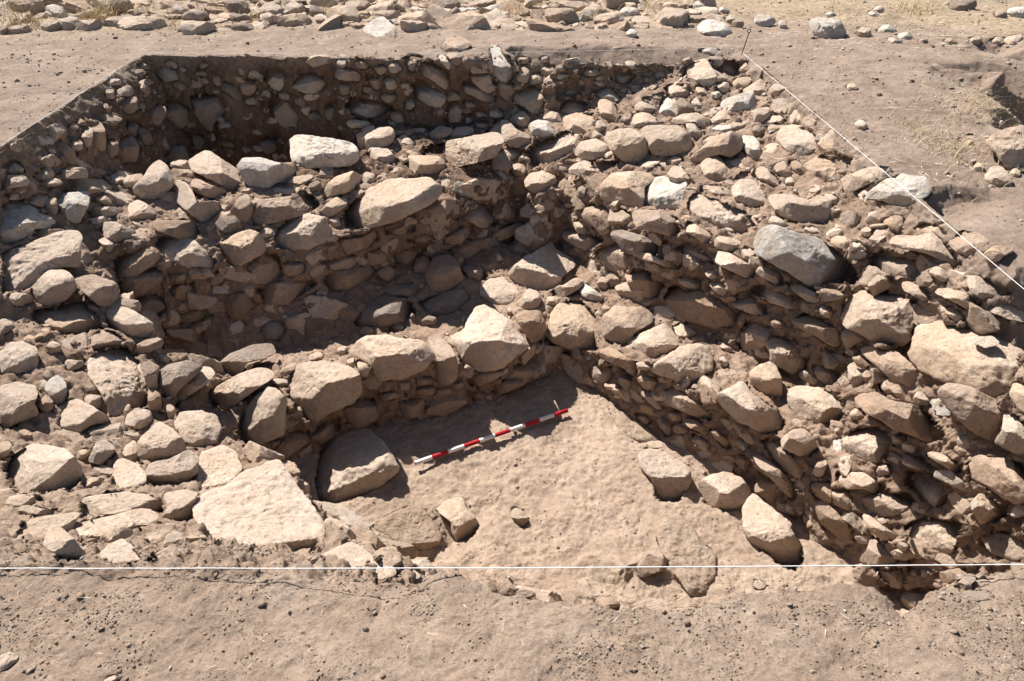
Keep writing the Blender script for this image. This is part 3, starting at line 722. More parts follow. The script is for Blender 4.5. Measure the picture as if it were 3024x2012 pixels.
STONES = """
34,0 115,0 136,34 131,48 71,44 37,31|0.05,0.05|b|stone|B|big brown block leaning in shade at the back left corner, dry grass before it
136,20 156,14 183,20 197,37 190,54 153,51 136,34|0.6,0.6|w|stone|B|pale stone just right of the big brown block at the back left
289,0 377,0 390,27 384,44 326,48 292,31|0.1,0.1|b|block|B|brown block half wrapped in dry golden grass at the back
394,34 418,25 441,41 434,49 397,46|0.3,0.3|d|-|B|
119,71 146,58 170,61 185,81 177,93 126,92|0.4,0.4|t|-|B|
180,61 204,51 234,54 231,68 221,90 187,90|0.4,0.4|t|-|B|
221,75 238,61 292,59 304,83 289,92 224,90|0.35,0.35|t|stone|B|brick-shaped tan stone in the back row, flat sunlit top
302,64 326,51 360,48 397,37 401,51 353,68 343,81 312,80|0.5,0.5|t|stone|B|small long tan stone, nearest one below the brown block wrapped in dry grass
346,75 363,54 418,48 482,58 489,78 455,87 401,88 350,85|0.5,0.5|t|stone|B|mid-sized long tan stone nearest below and right of the brown block wrapped in dry grass
533,78 543,64 574,63 621,68 645,85 621,92 608,102 557,105 536,95|0.45,0.3|t|stone|B|wedge-shaped stone lying alone on the path in front of the back row
557,58 584,27 608,34 618,54 591,64|0.3,0.3|d|-|B|
509,24 523,14 560,31 557,48 523,44 506,37|0.4,0.4|t|-|B|
655,3 699,0 730,7 733,41 713,48 675,31|0.2,0.2|d|stone|B|dark top stone of the small cairn in the back row
679,37 713,44 743,51 740,64 699,68 679,54|0.2,0.2|d|stone|B|middle stone of the small cairn in the back row
682,75 699,66 737,70 757,81 740,92 686,92|0.2,0.2|b|stone|B|bottom stone of the small cairn in the back row
17,88 48,76 81,80 98,92 88,98 14,104|0.4,0.4|t|-|B|
0,81 20,66 34,78 20,92 10,105 0,105|0.3,0.3|b|-|B|
767,44 800,37 808,68 777,73|0.4,0.4|t|-|B|
485,173 499,170 526,195 524,205 485,190|0.4,0.4|t|-|P|
401,190 424,187 445,200 434,207 404,197|0.4,0.4|b|-|P|
397,207 421,204 431,217 418,229 401,221|0.2,0.2|b|-|P|
577,204 604,177 619,190 604,200|0.5,0.5|t|-|P|
465,207 475,202 523,210 526,234 489,243 472,227|0.3,0.3|t|stone|P|stone with one bright sunlit spot, high in the deep pit's back face
526,204 540,193 552,204 543,214|0.5,0.5|t|-|P|
577,214 611,209 614,224 584,222|0.2,0.2|b|-|P|
577,227 611,227 618,246 597,249|0.2,0.2|b|-|P|
621,210 638,209 652,238 647,260 631,241|0.1,0.1|b|-|P|
648,244 665,234 703,258 723,282 720,294 699,294 655,265|0.25,0.25|b|stone|P|long stone slanting down to the right in the back face of the deep pit
709,255 730,227 757,234 764,258 740,282 716,278|0.2,0.2|b|stone|P|small brown stone, nearest one right of the long diagonal stone in the pit's back face
723,299 743,287 771,292 767,307 730,309|0.3,0.3|t|-|P|
509,244 540,241 550,255 540,268 513,255|0.1,0.1|b|-|P|
557,289 577,275 635,275 655,295 669,329 638,360 621,384 597,363 574,326|0.05,0.05|b|stone|P|big smooth oval stone set in the shaded back face of the deep pit
635,370 652,358 682,360 686,373 642,382|0.4,0.4|t|-|P|
434,326 485,312 489,339 468,373 451,360|0.05,0.05|b|stone|P|small brown stone, nearest one right of the sun-flecked stone in the pit's left face
492,305 526,299 560,322 557,360 530,380 492,356|0.05,0.05|b|stone|P|mid-sized brown stone, nearest one left of the big oval stone in the pit's back face
563,397 594,387 608,418 591,445 577,431|0.05,0.05|d|-|P|
485,458 509,434 543,431 557,462 543,482 485,482|0.2,0.2|d|stone|P|mid-sized dark stone, nearest one above and right of the pointed boulder on the pit rim
648,407 696,424 706,441 655,428|0.2,0.2|b|-|P|
360,305 380,282 404,289 406,322 390,336 363,329|0.25,0.25|b|stone|P|sun-flecked stone below the loose string ends in the left face of the deep pit
370,255 384,251 394,268 387,285 339,282 336,272|0.4,0.4|t|-|P|
312,265 336,265 338,292 316,292|0.2,0.2|t|-|P|
326,234 356,234 356,251 305,255|0.3,0.3|t|-|P|
370,353 394,353 411,380 397,407 370,380|0.05,0.05|d|-|P|
411,377 434,384 448,404 441,428 407,414|0.05,0.05|d|-|P|
343,428 363,401 390,404 411,438 401,475 367,485 341,465|0.15,0.15|b|stone|P|big rounded stone low in the left face of the deep pit
312,421 333,407 350,428 346,455 326,468 316,441|0.1,0.1|b|-|P|
272,367 292,360 309,384 311,438 295,445 275,424|0.1,0.1|b|stone|P|small upright brown stone nearest above the wide flat stone at the left of the pit
241,384 258,377 273,378 272,418 258,441 241,418|0.3,0.3|t|-|P|
204,421 221,407 244,421 243,441 217,448|0.5,0.5|t|-|P|
156,411 166,406 193,424 221,451 226,482 210,492 177,445|0.35,0.35|b|stone|P|long narrow stone slanting down the left rim of the deep pit
221,356 238,350 260,367 251,373 227,367|0.3,0.3|b|-|P|
197,367 217,360 234,377 224,387 200,377|0.3,0.3|b|-|P|
305,312 316,305 329,333 319,336|0.1,0.1|b|-|P|
3,492 31,472 58,475 71,506 51,513 20,509|0.7,0.7|t|stone|R|small tan stone, nearest one left of the long stone slanting down the pit's left rim
92,428 129,441 102,450|0.5,0.5|t|-|P|
132,438 153,431 166,451 156,457|0.5,0.5|t|-|P|
765,27 785,12 812,10 836,24 836,48 819,44 768,34|0.6,0.6|t|-|B|
768,51 792,39 826,51 822,68 792,75 772,64|0.3,0.3|t|-|B|
816,71 833,48 870,41 901,44 924,68 918,76 822,81|0.4,0.4|t|stone|B|loaf-shaped stone in the back row beside a dark pointed one
914,17 938,20 955,37 951,51 921,51|0.05,0.05|d|-|B|
928,58 945,48 975,71 945,73|0.1,0.1|b|-|B|
965,37 985,20 1046,17 1057,41 1057,70 979,71 972,51|0.45,0.45|t|stone|B|large squarish stone in the back row, the bulkiest behind the path
1009,20 1030,3 1087,3 1096,20 1077,32 1057,31 1036,19|0.5,0.5|t|-|B|
1080,54 1108,34 1169,31 1189,51 1152,59 1108,51|0.4,0.4|t|stone|B|small long tan stone, nearest one above the white stone alone on the path
1070,88 1101,61 1131,49 1145,64 1162,78 1174,105 1169,117 1142,105 1108,114|0.92,0.92|w|stone|B|white jagged stone lying alone on the path behind the deep pit
1186,51 1209,36 1243,41 1247,51 1192,56|0.9,0.9|t|-|B|
1281,20 1298,0 1352,0 1359,20 1349,37 1318,44 1284,37|0.3,0.3|d|boulder|B|dark grey boulder with a black shadow under it in the back row
1366,58 1376,37 1403,31 1415,51 1396,59|0.4,0.4|t|-|B|
1416,31 1450,17 1481,10 1488,24 1474,46 1420,44|0.5,0.5|w|-|B|
1216,27 1226,14 1260,8 1288,17 1271,27 1233,36|0.6,0.6|t|-|B|
839,20 860,7 904,17 897,37 843,41|0.5,0.5|t|-|B|
751,14 775,3 805,0 799,14 761,25|0.5,0.5|t|-|B|
1189,173 1213,156 1254,166 1243,187 1220,217 1196,200|0.65,0.65|t|stone|R|small tan stone, nearest one above and left of the flat-topped block under the back string
1233,210 1250,177 1274,177 1318,207 1330,217 1328,258 1315,265 1284,241|0.3,0.5|t|stone|R|flat-topped leaning block in the back face, bright slanted top and shaded side
1303,143 1325,112 1369,112 1393,129 1369,153 1318,156|0.8,0.8|t|stone|B|rounded pale stone rising just behind the string of the back edge
1315,160 1366,160 1362,190 1342,193 1325,177|0.1,0.1|b|-|R|
1293,163 1311,163 1332,193 1328,210 1301,183|0.4,0.4|t|-|R|
1447,139 1471,136 1478,149 1505,170 1517,190 1517,238 1501,244 1471,234 1447,217 1444,190|0.68,0.68|w|stone|R|tall pale upright stone with a knob on top, crossed by the back string
1452,241 1522,244 1518,268 1498,299 1471,272|0,0|b|stone|R|dark stone directly under the tall pale upright stone at the back edge
1383,204 1406,200 1447,217 1454,265 1430,272 1396,241|0.4,0.4|t|stone|R|crumbly earth-crusted stone left of the tall pale upright stone
1211,251 1230,229 1257,238 1304,272 1316,292 1298,317 1271,312 1230,295 1213,272|0.55,0.6|t|stone|R|big smooth egg-shaped stone leaning right at the deep pit's right end
1192,299 1213,278 1226,289 1223,316 1206,326 1192,316|0.5,0.5|t|-|R|
1013,309 1030,285 1060,287 1162,312 1165,322 1125,343 1080,346 1040,336 1030,319|0.55,0.55|t|stone|P|long stone with a hollow in its top on the deep pit's right corner
1153,329 1172,319 1196,350 1192,365 1165,360 1153,346|0.4,0.4|t|-|R|
1024,360 1040,353 1104,363 1074,380 1033,377|0.4,0.4|t|stone|P|flat thin stone directly under the hollowed stone
1053,397 1080,377 1104,370 1118,377 1084,401 1080,455 1060,431|0.4,0.4|t|stone|P|small tan stone, nearest one below the hollowed stone
1080,401 1118,380 1155,377 1165,404 1155,424 1145,431 1084,445|0.35,0.35|t|stone|P|mid-sized tan stone, nearest one above and left of the hexagonal slab
1318,309 1332,299 1355,305 1362,326 1359,360 1325,360|0.2,0.2|t|stone|R|small upright tan stone, nearest one below and right of the egg-shaped stone by the pit
1169,401 1192,397 1233,428 1226,434 1172,418|0.7,0.7|t|-|R|
1265,397 1298,372 1345,384 1318,404 1298,411 1271,407|0.6,0.6|t|stone|R|small long tan stone, nearest one above and right of the hexagonal slab
1298,411 1352,377 1386,375 1406,390 1369,404|0.7,0.7|t|stone|R|small long tan stone, nearest one above and left of the long tilted slab
1369,356 1386,333 1400,343 1396,360 1372,370|0.5,0.5|t|-|R|
1400,333 1416,319 1437,333 1420,350|0.6,0.6|t|-|R|
1440,329 1467,312 1488,329 1488,350 1450,346|0.6,0.6|t|-|R|
1396,373 1416,353 1447,360 1437,384|0.8,0.8|t|-|R|
1433,394 1461,350 1488,353 1532,384 1541,404 1508,428 1488,407|0.7,0.7|t|stone|R|mid-sized tan stone, nearest one above and right of the long tilted slab
1223,451 1250,434 1335,414 1420,397 1464,389 1484,397 1488,424 1461,465 1406,482 1338,496 1311,475 1301,458|0.9,0.12|t|slab|R|long tilted slab behind the passage corner, bright top and tall shaded side
1084,451 1101,434 1145,441 1179,475 1182,489 1162,494 1125,475 1097,468|0.75,0.75|t|stone|P|mid-sized tan stone, nearest one left of the hexagonal slab
1186,485 1213,460 1291,462 1311,475 1308,502 1294,516 1223,513 1209,499|0.5,0.5|t|slab|R|hexagonal flat-topped slab between the white block and the long tilted slab
1471,458 1501,438 1535,423 1549,441 1539,465 1495,479|0.7,0.7|t|stone|R|small tan stone, nearest one above and left of the flat-topped stone above the passage corner
856,421 870,397 897,399 985,411 1046,424 1062,451 1060,472 1026,492 904,499 870,492 862,468|0.5,0.6|w|block|P|big white squared block on the near rim of the deep pit, brown lower half
765,224 785,210 809,197 833,200 845,224 836,261 822,270 799,255|0.5,0.5|t|stone|P|kite-shaped stone with a sunlit cap jutting from the back face of the deep pit
867,238 884,210 931,216 958,227 965,251 951,272 904,275 867,261|0.35,0.35|t|block|P|rounded block with sunlit left shoulder jutting from the deep pit's back face
987,217 1002,199 1046,200 1072,224 1070,238 1026,238 999,234|0.2,0.2|b|stone|P|small long brown stone, nearest one above and left of the hollowed stone
1043,190 1057,170 1080,177 1097,197 1091,205 1053,200|0.2,0.2|b|-|P|
1142,190 1159,175 1186,190 1189,204 1162,217 1145,207|0.3,0.3|t|-|R|
1075,221 1084,214 1125,234 1128,255 1111,266|0.2,0.2|b|-|P|
1131,231 1142,217 1172,241 1175,261 1145,265|0.5,0.5|t|-|R|
1101,200 1114,190 1142,200 1138,214 1121,222|0.2,0.2|b|-|P|
790,299 805,272 826,285 870,329 887,353 877,370 836,373 809,346 792,322|0.05,0.05|b|stone|P|big brown slab leaning in the shaded back face right of the oval stone
822,278 843,272 858,285 853,294 829,292|0.2,0.2|b|-|P|
867,292 887,285 907,299 897,316 870,305|0.1,0.1|d|-|P|
1001,251 1036,244 1036,278 1009,278|0.1,0.1|d|-|P|
958,309 982,299 984,339 972,363 962,339|0.1,0.1|d|-|P|
907,343 941,322 948,346 924,356|0.1,0.1|d|-|P|
1179,238 1206,241 1213,261 1186,261|0.2,0.2|b|-|R|
1070,255 1091,249 1104,265 1097,278 1074,272|0.1,0.1|d|-|P|
1118,282 1145,277 1169,268 1172,295 1145,305|0.3,0.3|b|-|R|
765,428 785,401 819,401 822,438 789,455|0.1,0.1|d|stone|P|small dark stone, nearest one above the grey-fronted boulder left of the white block
741,292 768,292 772,309 741,309|0.2,0.2|b|-|P|
1315,268 1352,268 1362,295 1321,299|0.2,0.2|b|-|R|
1366,238 1386,231 1427,268 1471,289 1467,302 1427,299 1372,272|0.2,0.2|b|stone|R|mid-sized brown stone nearest below and left of the tall pale stone crossing the back string
1372,299 1400,295 1406,319 1379,319|0.2,0.2|b|-|R|
1614,27 1686,27 1703,48 1706,61 1682,75 1648,73 1614,54|0,0|b|stone|B|dark brown square block facing the camera in the back row
1618,10 1672,3 1730,7 1726,24 1699,37 1682,27 1618,27|0.5,0.5|t|stone|B|small long tan stone, nearest one left of the low tan block of the back row
1709,61 1723,37 1740,27 1743,48 1726,68|0.4,0.4|w|-|B|
1743,61 1771,44 1808,37 1835,44 1842,71 1832,80 1781,68|0.35,0.35|t|block|B|low tan block with a sunlit top right of the dark brown square block
1825,34 1852,20 1886,27 1889,41 1849,51 1835,44|0.5,0.5|w|-|B|
1859,64 1872,49 1903,48 1927,61 1916,71|0.9,0.9|t|-|B|
1845,102 1862,85 1879,92 1877,112 1852,109|0.4,0.4|w|-|B|
2056,88 2073,64 2103,59 2141,68 2161,95 2141,114 2110,105 2066,95|0.75,0.75|w|stone|B|pale dome-shaped stone on the ground left of the iron stake
2141,58 2157,44 2174,49 2178,58 2157,75|0.4,0.4|t|-|B|
2161,81 2164,64 2185,56 2198,71 2188,83|0.1,0.1|b|-|B|
1937,41 1957,31 2012,34 2012,44 1950,48|0.8,0.8|w|-|B|
2035,24 2059,3 2083,17 2079,25 2045,27|0.4,0.4|w|-|B|
2120,27 2137,19 2157,34 2147,41 2124,37|0.4,0.4|w|-|B|
2059,153 2079,143 2113,139 2127,149 2110,163 2073,160|0.75,0.75|w|-|R|
1518,183 1536,170 1567,173 1570,187 1526,190|0.3,0.3|t|-|R|
1594,173 1618,165 1621,183 1597,187|0.3,0.3|t|-|R|
1526,217 1546,197 1563,210 1560,238 1546,249 1526,238|0.5,0.5|t|-|R|
1553,227 1594,210 1604,227 1597,244 1567,253 1555,241|0.5,0.5|t|-|R|
1604,238 1625,221 1642,227 1642,241 1611,253|0.7,0.7|t|-|R|
1642,221 1662,209 1689,217 1686,227 1648,236|0.6,0.6|t|-|R|
1594,207 1618,195 1638,200 1635,217 1604,224|0.5,0.5|t|-|R|
1706,217 1716,202 1777,200 1781,214 1754,224 1709,224|0.6,0.6|t|stone|R|flat plank-like stone with a straight edge near the back string
1635,272 1652,241 1699,227 1723,234 1733,265 1713,285 1682,282 1665,289 1652,302 1638,292|0.8,0.8|t|boulder|R|domed boulder in the rubble right of the half-shaded round boulder
1509,285 1533,261 1574,256 1611,275 1613,305 1601,322 1594,343 1577,339 1550,316 1516,299|0.5,0.5|t|boulder|R|round boulder with its left end in shadow, right below the tall pale stone
1648,322 1672,290 1699,289 1740,305 1747,326 1716,336 1672,339|0.75,0.75|t|stone|R|mid-sized long tan stone, nearest one above the slab with a black wedge of shadow
1754,224 1771,217 1787,238 1764,238|0.5,0.5|t|-|R|
1801,234 1818,204 1852,200 1879,224 1862,248 1832,251|0.85,0.85|t|stone|R|mid-sized tan stone, nearest one right of the flat plank-like stone at the back
1838,193 1852,180 1876,183 1877,210 1859,200|0.5,0.5|t|-|R|
1889,204 1910,200 1937,221 1893,231|0.8,0.8|t|-|R|
2005,210 2039,187 2083,175 2103,204 2117,224 2100,261 2073,251 2045,231 2005,231|0.85,0.6|t|stone|R|big leaning slab with a jagged crest, largest stone near the iron stake
2113,200 2130,177 2164,177 2181,190 2181,217 2154,217 2117,214|0.8,0.8|t|stone|R|small tan stone, nearest one right of the big leaning slab near the stake
2178,210 2202,183 2212,204 2195,224|0.2,0.2|t|-|R|
2117,238 2141,217 2154,234 2127,241|0.5,0.5|t|-|R|
2157,251 2178,231 2219,227 2212,251 2174,268|0.6,0.6|t|-|R|
2117,244 2151,238 2157,268 2141,275 2124,265|0.5,0.5|t|-|R|
2181,275 2219,251 2246,233 2263,255 2263,282 2229,282|0.7,0.7|t|stone|R|small tan stone, nearest one above and right of the pale-capped overhanging stone
2117,316 2147,292 2219,268 2229,295 2232,316 2212,329 2147,329|0.6,0.45|w|stone|R|pale-capped stone overhanging its own dark shadow at the right rubble edge
2096,360 2134,319 2161,346 2147,363 2113,373|0.6,0.6|t|stone|R|small tan stone, nearest one below and left of the pale-capped overhanging stone
2215,339 2229,322 2270,317 2278,339 2242,363|0.6,0.6|t|-|R|
2039,305 2056,285 2076,316 2066,326|0.7,0.7|t|-|R|
1954,261 1974,249 2015,251 2049,282 2029,289 1998,285 1964,268|0.7,0.7|t|stone|R|small long tan stone nearest below and left of the big leaning slab near the stake
2045,258 2073,251 2103,272 2073,285|0.7,0.7|t|-|R|
1893,292 1957,272 1981,278 1957,292 1906,299|0.8,0.8|t|-|R|
1944,326 1950,295 1974,282 1998,295 2005,322 1991,350 1964,343|0.8,0.8|w|stone|R|mid-sized pale stone, nearest one above the wide block in the mid rubble
1998,295 2012,289 2049,316 2045,333 2005,343|0.4,0.4|d|-|R|
1859,367 1876,339 1903,329 1944,353 1971,370 1916,370 1883,377|0.7,0.7|t|stone|R|mid-sized long tan stone nearest above and left of the wide block in the mid rubble
1974,360 2012,339 2059,334 2090,353 2107,370 2079,387 2059,360 1984,370|0.6,0.6|t|stone|R|mid-sized long tan stone nearest above and right of the wide block in the mid rubble
1869,316 1893,299 1940,319 1930,336 1889,329|0.5,0.5|t|-|R|
1767,299 1787,294 1815,312 1828,343 1827,363 1794,363 1771,333|0.7,0.7|t|stone|R|mid-sized tan stone, nearest one right of the slab with a black wedge of shadow
1743,275 1771,255 1804,261 1832,289 1821,302 1777,292|0.6,0.6|t|stone|R|small tan stone, nearest one below and right of the flat plank-like stone at the back
1709,292 1733,277 1754,292 1743,305|0.8,0.8|t|-|R|
1816,265 1842,255 1862,265 1849,278|0.6,0.6|t|-|R|
1855,255 1893,249 1893,261 1872,265|0.6,0.6|t|-|R|
1876,241 1903,231 1910,248|0.6,0.6|t|-|R|
1752,244 1771,236 1787,248 1774,256|0.5,0.5|t|-|R|
1601,350 1625,329 1665,339 1662,363 1618,360|0.8,0.8|t|-|R|
1665,346 1699,336 1757,334 1760,353 1740,387 1726,401 1692,390 1669,380|0.7,0.85|t|slab|R|broad slab with a black wedge-shaped gap at its right end, mid rubble
1560,370 1587,355 1621,360 1642,390 1611,407 1574,401|0.5,0.5|w|stone|R|mid-sized pale stone, nearest one above and left of the smooth tilted slab
1502,356 1543,328 1567,353 1560,377 1533,373|0.5,0.5|t|stone|R|small tan stone, nearest one below and left of the half-shaded round boulder
1482,353 1502,360 1526,384 1567,401 1572,424 1550,438 1502,431 1485,407|0.6,0.6|t|stone|R|mid-sized tan stone, nearest one left of the smooth tilted slab
1760,363 1771,353 1794,373 1777,394 1760,387|0.5,0.5|t|-|R|
1541,451 1584,418 1625,404 1672,385 1703,387 1720,407 1716,418 1692,451 1631,479 1567,502 1555,482|0.92,0.7|t|slab|R|smooth sunlit slab tilted up to the right in the mid rubble
1699,448 1716,421 1757,411 1791,428 1798,445 1774,468 1733,472 1703,462|0.5,0.5|t|stone|R|mid-sized tan stone nearest below and right of the slab with a black wedge of shadow
1787,407 1811,387 1862,382 1900,401 1910,438 1913,465 1889,489 1862,485 1825,462 1804,441|0.33,0.33|t|boulder|R|boulder with a sunlit cap and deep shaded front, left of a wide block
1896,384 1916,373 2001,373 2032,397 2039,424 2045,451 1991,458 1933,458 1910,424|0.5,0.5|t|block|R|wide block with a flat bright top, right of the deep-shaded boulder
2022,360 2039,356 2059,377 2073,404 2059,418 2039,401|0.5,0.5|t|-|R|
2032,472 2073,438 2110,404 2157,389 2188,404 2188,441 2157,465 2124,455 2090,465 2052,492|0.5,0.15|b|stone|R|brown tilted stone with a long bright upper edge, left of a pale upright stone
2069,424 2093,404 2124,401 2086,438|0.5,0.5|t|-|R|
2188,401 2225,404 2242,424 2249,475 2232,482 2215,462 2191,441|0.5,0.5|w|stone|R|pale crooked stone standing against the brown tilted stone
2068,485 2103,460 2127,465 2144,499 2144,530 2117,540 2086,530|0.7,0.7|t|stone|R|rounded tan loaf-like stone on the bare earth below the brown tilted stone
1964,482 1991,462 2012,468 2008,485 1971,489|0.5,0.5|t|-|R|
1672,509 1699,485 1726,475 1832,475 1828,489 1787,509 1726,523|0.8,0.8|t|stone|R|mid-sized long tan stone nearest below and left of the boulder with a deep shaded front
1971,519 1988,489 2012,496 2056,543 2025,550 1984,533|0.8,0.8|t|stone|R|mid-sized tan stone nearest above and right of the pitted white block on the stepped wall
2292,407 2312,377 2343,370 2394,380 2414,407 2414,434 2394,458 2367,465 2329,448 2312,428|0.75,0.75|t|boulder|R|round sunlit boulder just inside the right string, above a smooth slab
2248,367 2275,343 2305,343 2339,370 2322,373 2292,360 2261,377|0.7,0.7|t|-|R|
2261,380 2285,363 2322,370 2299,384 2275,395|0.5,0.5|t|-|R|
2224,339 2238,322 2268,316 2277,339 2248,363 2227,360|0.5,0.5|t|-|R|
2224,370 2255,377 2261,397 2234,402 2224,394|0.4,0.4|d|-|R|
2268,265 2292,246 2322,265 2305,272 2292,289 2268,268|0.4,0.4|t|-|R|
2285,489 2312,472 2339,519 2326,530 2292,509|0.5,0.5|b|-|R|
2326,482 2353,475 2390,506 2360,519|0.5,0.5|b|-|R|
2370,489 2394,475 2434,455 2468,451 2523,468 2526,489 2509,516 2462,543 2438,547 2414,523|0.9,0.8|t|stone|R|smooth pinkish slab lying just left of the right string
2502,251 2516,244 2535,258 2523,270 2502,265|0.6,0.6|t|-|R|
2523,363 2543,353 2560,367 2558,390 2529,377|0.6,0.6|t|-|R|
2913,421 2940,397 2984,380 3024,373 3039,441 3032,519 2991,509 2964,485 2940,451|0.45,0.45|t|boulder|B|big pale boulder beside the hole at the right picture edge
2906,523 2930,492 2957,492 2984,523 2988,550 2954,557 2923,543|0.6,0.6|t|stone|B|mid-sized tan stone nearest below and left of the big boulder at the right picture edge
2981,509 2998,496 3012,506 3012,523 2991,526|0.5,0.5|t|-|B|
2876,489 2889,479 2906,492 2899,509 2879,502|0.5,0.5|t|-|B|
2855,482 2876,468 2886,472 2869,485|0.5,0.5|t|-|B|
2390,61 2414,54 2458,56 2482,64 2496,95 2492,115 2462,119 2414,112 2401,95|0.4,0.4|w|boulder|B|grey pitted boulder on the ground right of the iron stake, largest there
2297,68 2312,58 2322,71 2326,90 2309,85|0.4,0.4|w|-|B|
2224,58 2244,42 2275,48 2294,64 2275,76 2238,80|0.5,0.5|w|-|B|
2526,102 2546,80 2570,85 2572,112 2543,112|0.4,0.4|t|-|B|
2584,95 2611,73 2638,75 2648,95 2625,98|0.5,0.5|w|-|B|
2645,102 2679,95 2696,102 2689,119 2662,115|0.5,0.5|w|-|B|
2616,115 2628,109 2675,126 2665,131 2638,126|0.5,0.5|t|-|B|
2801,20 2815,0 2879,0 2884,17 2862,36 2821,31|0.4,0.4|d|boulder|B|grey weathered boulder cut by the top edge of the picture, right side
2937,37 2954,24 2974,41 2971,58 2944,51|0.4,0.4|d|-|B|
2971,27 3024,20 3032,56 2988,51|0.4,0.4|w|-|B|
2923,119 2947,109 2967,115 2961,132 2930,129|0.6,0.6|t|-|B|
2967,112 3018,100 3018,119 2995,136 2967,126|0.6,0.6|t|-|B|
2862,115 2889,105 2901,119 2889,132 2866,126|0.5,0.5|t|-|B|
2709,122 2726,112 2740,119 2737,131|0.4,0.4|b|-|B|
2784,119 2808,112 2835,129 2808,134|0.3,0.3|b|-|B|
2560,41 2574,32 2601,49 2580,51|0.6,0.6|w|-|B|
2577,27 2601,15 2613,31 2597,41|0.4,0.4|w|-|B|
2434,41 2455,34 2473,48 2445,48|0.6,0.6|w|-|B|
92,524 119,500 146,493 160,513 156,527 112,537|0.5,0.5|t|stone|R|small tan stone nearest left of the wide flat stone at the left of the pit
166,513 204,496 251,495 261,524 190,529|0.3,0.3|t|stone|R|small long tan stone, nearest one below the long stone slanting down the pit's left rim
0,530 24,518 68,520 87,534 81,547 27,557 0,564|0.5,0.5|t|stone|R|mid-sized tan stone, nearest one above the pitted pale boulder at the left edge
3,578 27,568 51,569 59,588 31,591|0.4,0.4|t|-|R|
58,593 105,574 136,573 141,585 132,615 81,598|0.45,0.45|t|stone|R|small long tan stone, nearest one left of the bucket-shaped stone
134,595 149,585 166,585 171,625 160,636 139,622|0.15,0.15|t|-|R|
166,591 190,574 238,568 263,569 261,602 255,615 234,659 193,649 180,625|0.27,0.27|w|stone|R|bucket-shaped stone with a narrow foot and pale grey front, left side
170,557 204,527 238,524 316,524 331,551 322,561 265,574 183,581|0.8,0.8|t|stone|R|wide flat pitted stone behind the bucket-shaped stone
265,585 305,574 331,598 326,607 268,598|0.45,0.45|t|-|R|
251,629 282,612 350,612 363,625 326,639 285,637|0.3,0.3|t|stone|R|small long tan stone, nearest one right of the bucket-shaped stone
268,646 316,636 328,649 295,661 272,663|0.4,0.4|t|-|R|
0,608 20,591 61,595 112,619 146,639 163,656 153,676 102,676 95,693 41,720 0,727|0.75,0.75|w|boulder|R|big pale pitted boulder at the left picture edge
115,551 153,525 183,534 177,547 136,554|0.7,0.7|t|-|R|
322,524 356,505 390,513 397,527 356,541 333,544|0.7,0.7|t|-|R|
353,541 377,520 421,513 421,530 394,554 360,551|0.5,0.5|t|-|R|
394,554 424,524 445,493 468,476 492,493 511,534 506,551 455,593 428,588 401,571|0.45,0.45|t|boulder|R|pointed boulder with a sunlit peak on the near rim of the deep pit
285,683 305,659 336,656 401,683 402,697 336,720 316,707|0.6,0.35|t|stone|R|angular stone casting a round black shadow at its lower right
380,608 404,591 431,602 465,639 455,651 384,646|0.6,0.6|t|stone|R|mid-sized tan stone, nearest one below and left of the pointed boulder on the pit rim
519,544 550,537 570,568 584,605 645,588 642,622 621,656 601,659 560,629 519,591|0.5,0.5|t|stone|R|large stone half in shade under a smaller tilted flat stone
565,537 580,527 621,547 672,564 670,580 625,586 574,566|0.42,0.42|b|stone|R|smaller brown flat stone tilted on top of the large half-shaded stone
562,476 604,449 621,449 655,473 699,500 715,537 709,568 692,583 672,557 638,537 567,503|0.7,0.7|t|boulder|R|hump-backed pitted boulder on the pit rim right of the pointed boulder
501,483 530,473 560,476 558,507 530,510 509,496|0.4,0.4|t|-|R|
703,490 727,467 772,469 833,486 873,506 875,530 860,549 822,535 792,556 741,551 721,530|0.3,0.4|w|boulder|R|boulder with a scabby grey front on the pit rim, left of the white block
682,625 706,588 730,574 745,615 735,653 716,654|0,0|b|stone|R|dark upright stone standing in shade left of the long reddish block
638,663 655,642 696,642 720,670 720,683 662,686|0.1,0.1|d|stone|R|mid-sized dark stone, nearest one above and left of the wedge block on the wall edge
740,598 748,591 826,583 877,578 897,564 931,578 951,598 945,619 877,642 802,659 748,670 739,636|0.3,0.4|b|block|R|long reddish block with a flat shaded front behind the wall top
445,659 475,651 557,653 584,663 592,686 577,703 530,705 475,686|0.35,0.3|b|stone|R|mid-sized long brown stone, nearest one above the dusty crusted stone on the wall edge
441,710 468,697 509,697 570,710 621,754 642,775 631,792 543,792 489,761|0.65,0.6|t|stone|R|dusty crusted stone on the upper wall's edge above the dark passage
635,727 672,700 737,681 764,690 784,724 777,748 682,795 665,765 652,737|0.5,0.25|t|block|R|wedge block on the upper wall's edge with a tall shaded triangular front
333,771 360,754 407,734 448,732 479,754 472,768 390,822 343,822 331,798|0.8,0.2|t|stone|R|left end stone of the upper wall's edge, bright top sloping left
346,839 390,819 451,782 482,798 468,836 421,863 360,880 346,856|0.02,0.02|b|stone|R|mid-sized brown stone, nearest one below the left end stone of the upper wall
0,741 41,734 98,714 170,686 217,678 239,693 238,717 234,792 190,788 136,805 81,860 0,870|0.87,0.5|t|slab|R|huge smooth sunlit slab at the left picture edge, sloping toward the camera
95,693 102,678 217,678 170,693 112,712|0.1,0.1|b|stone|R|small long brown stone, nearest one above the huge smooth slab at the left
87,860 112,832 143,800 193,800 217,826 221,856 190,887 136,902 112,897 92,877|0.55,0.35|t|stone|R|faceted tan stone perched on another, just below the huge smooth slab
88,921 112,911 163,905 238,885 272,911 289,931 316,975 272,975 258,992 190,994 112,961 90,948|0.6,0.85|t|stone|R|broad stone with a bright scalloped top under the faceted perched stone
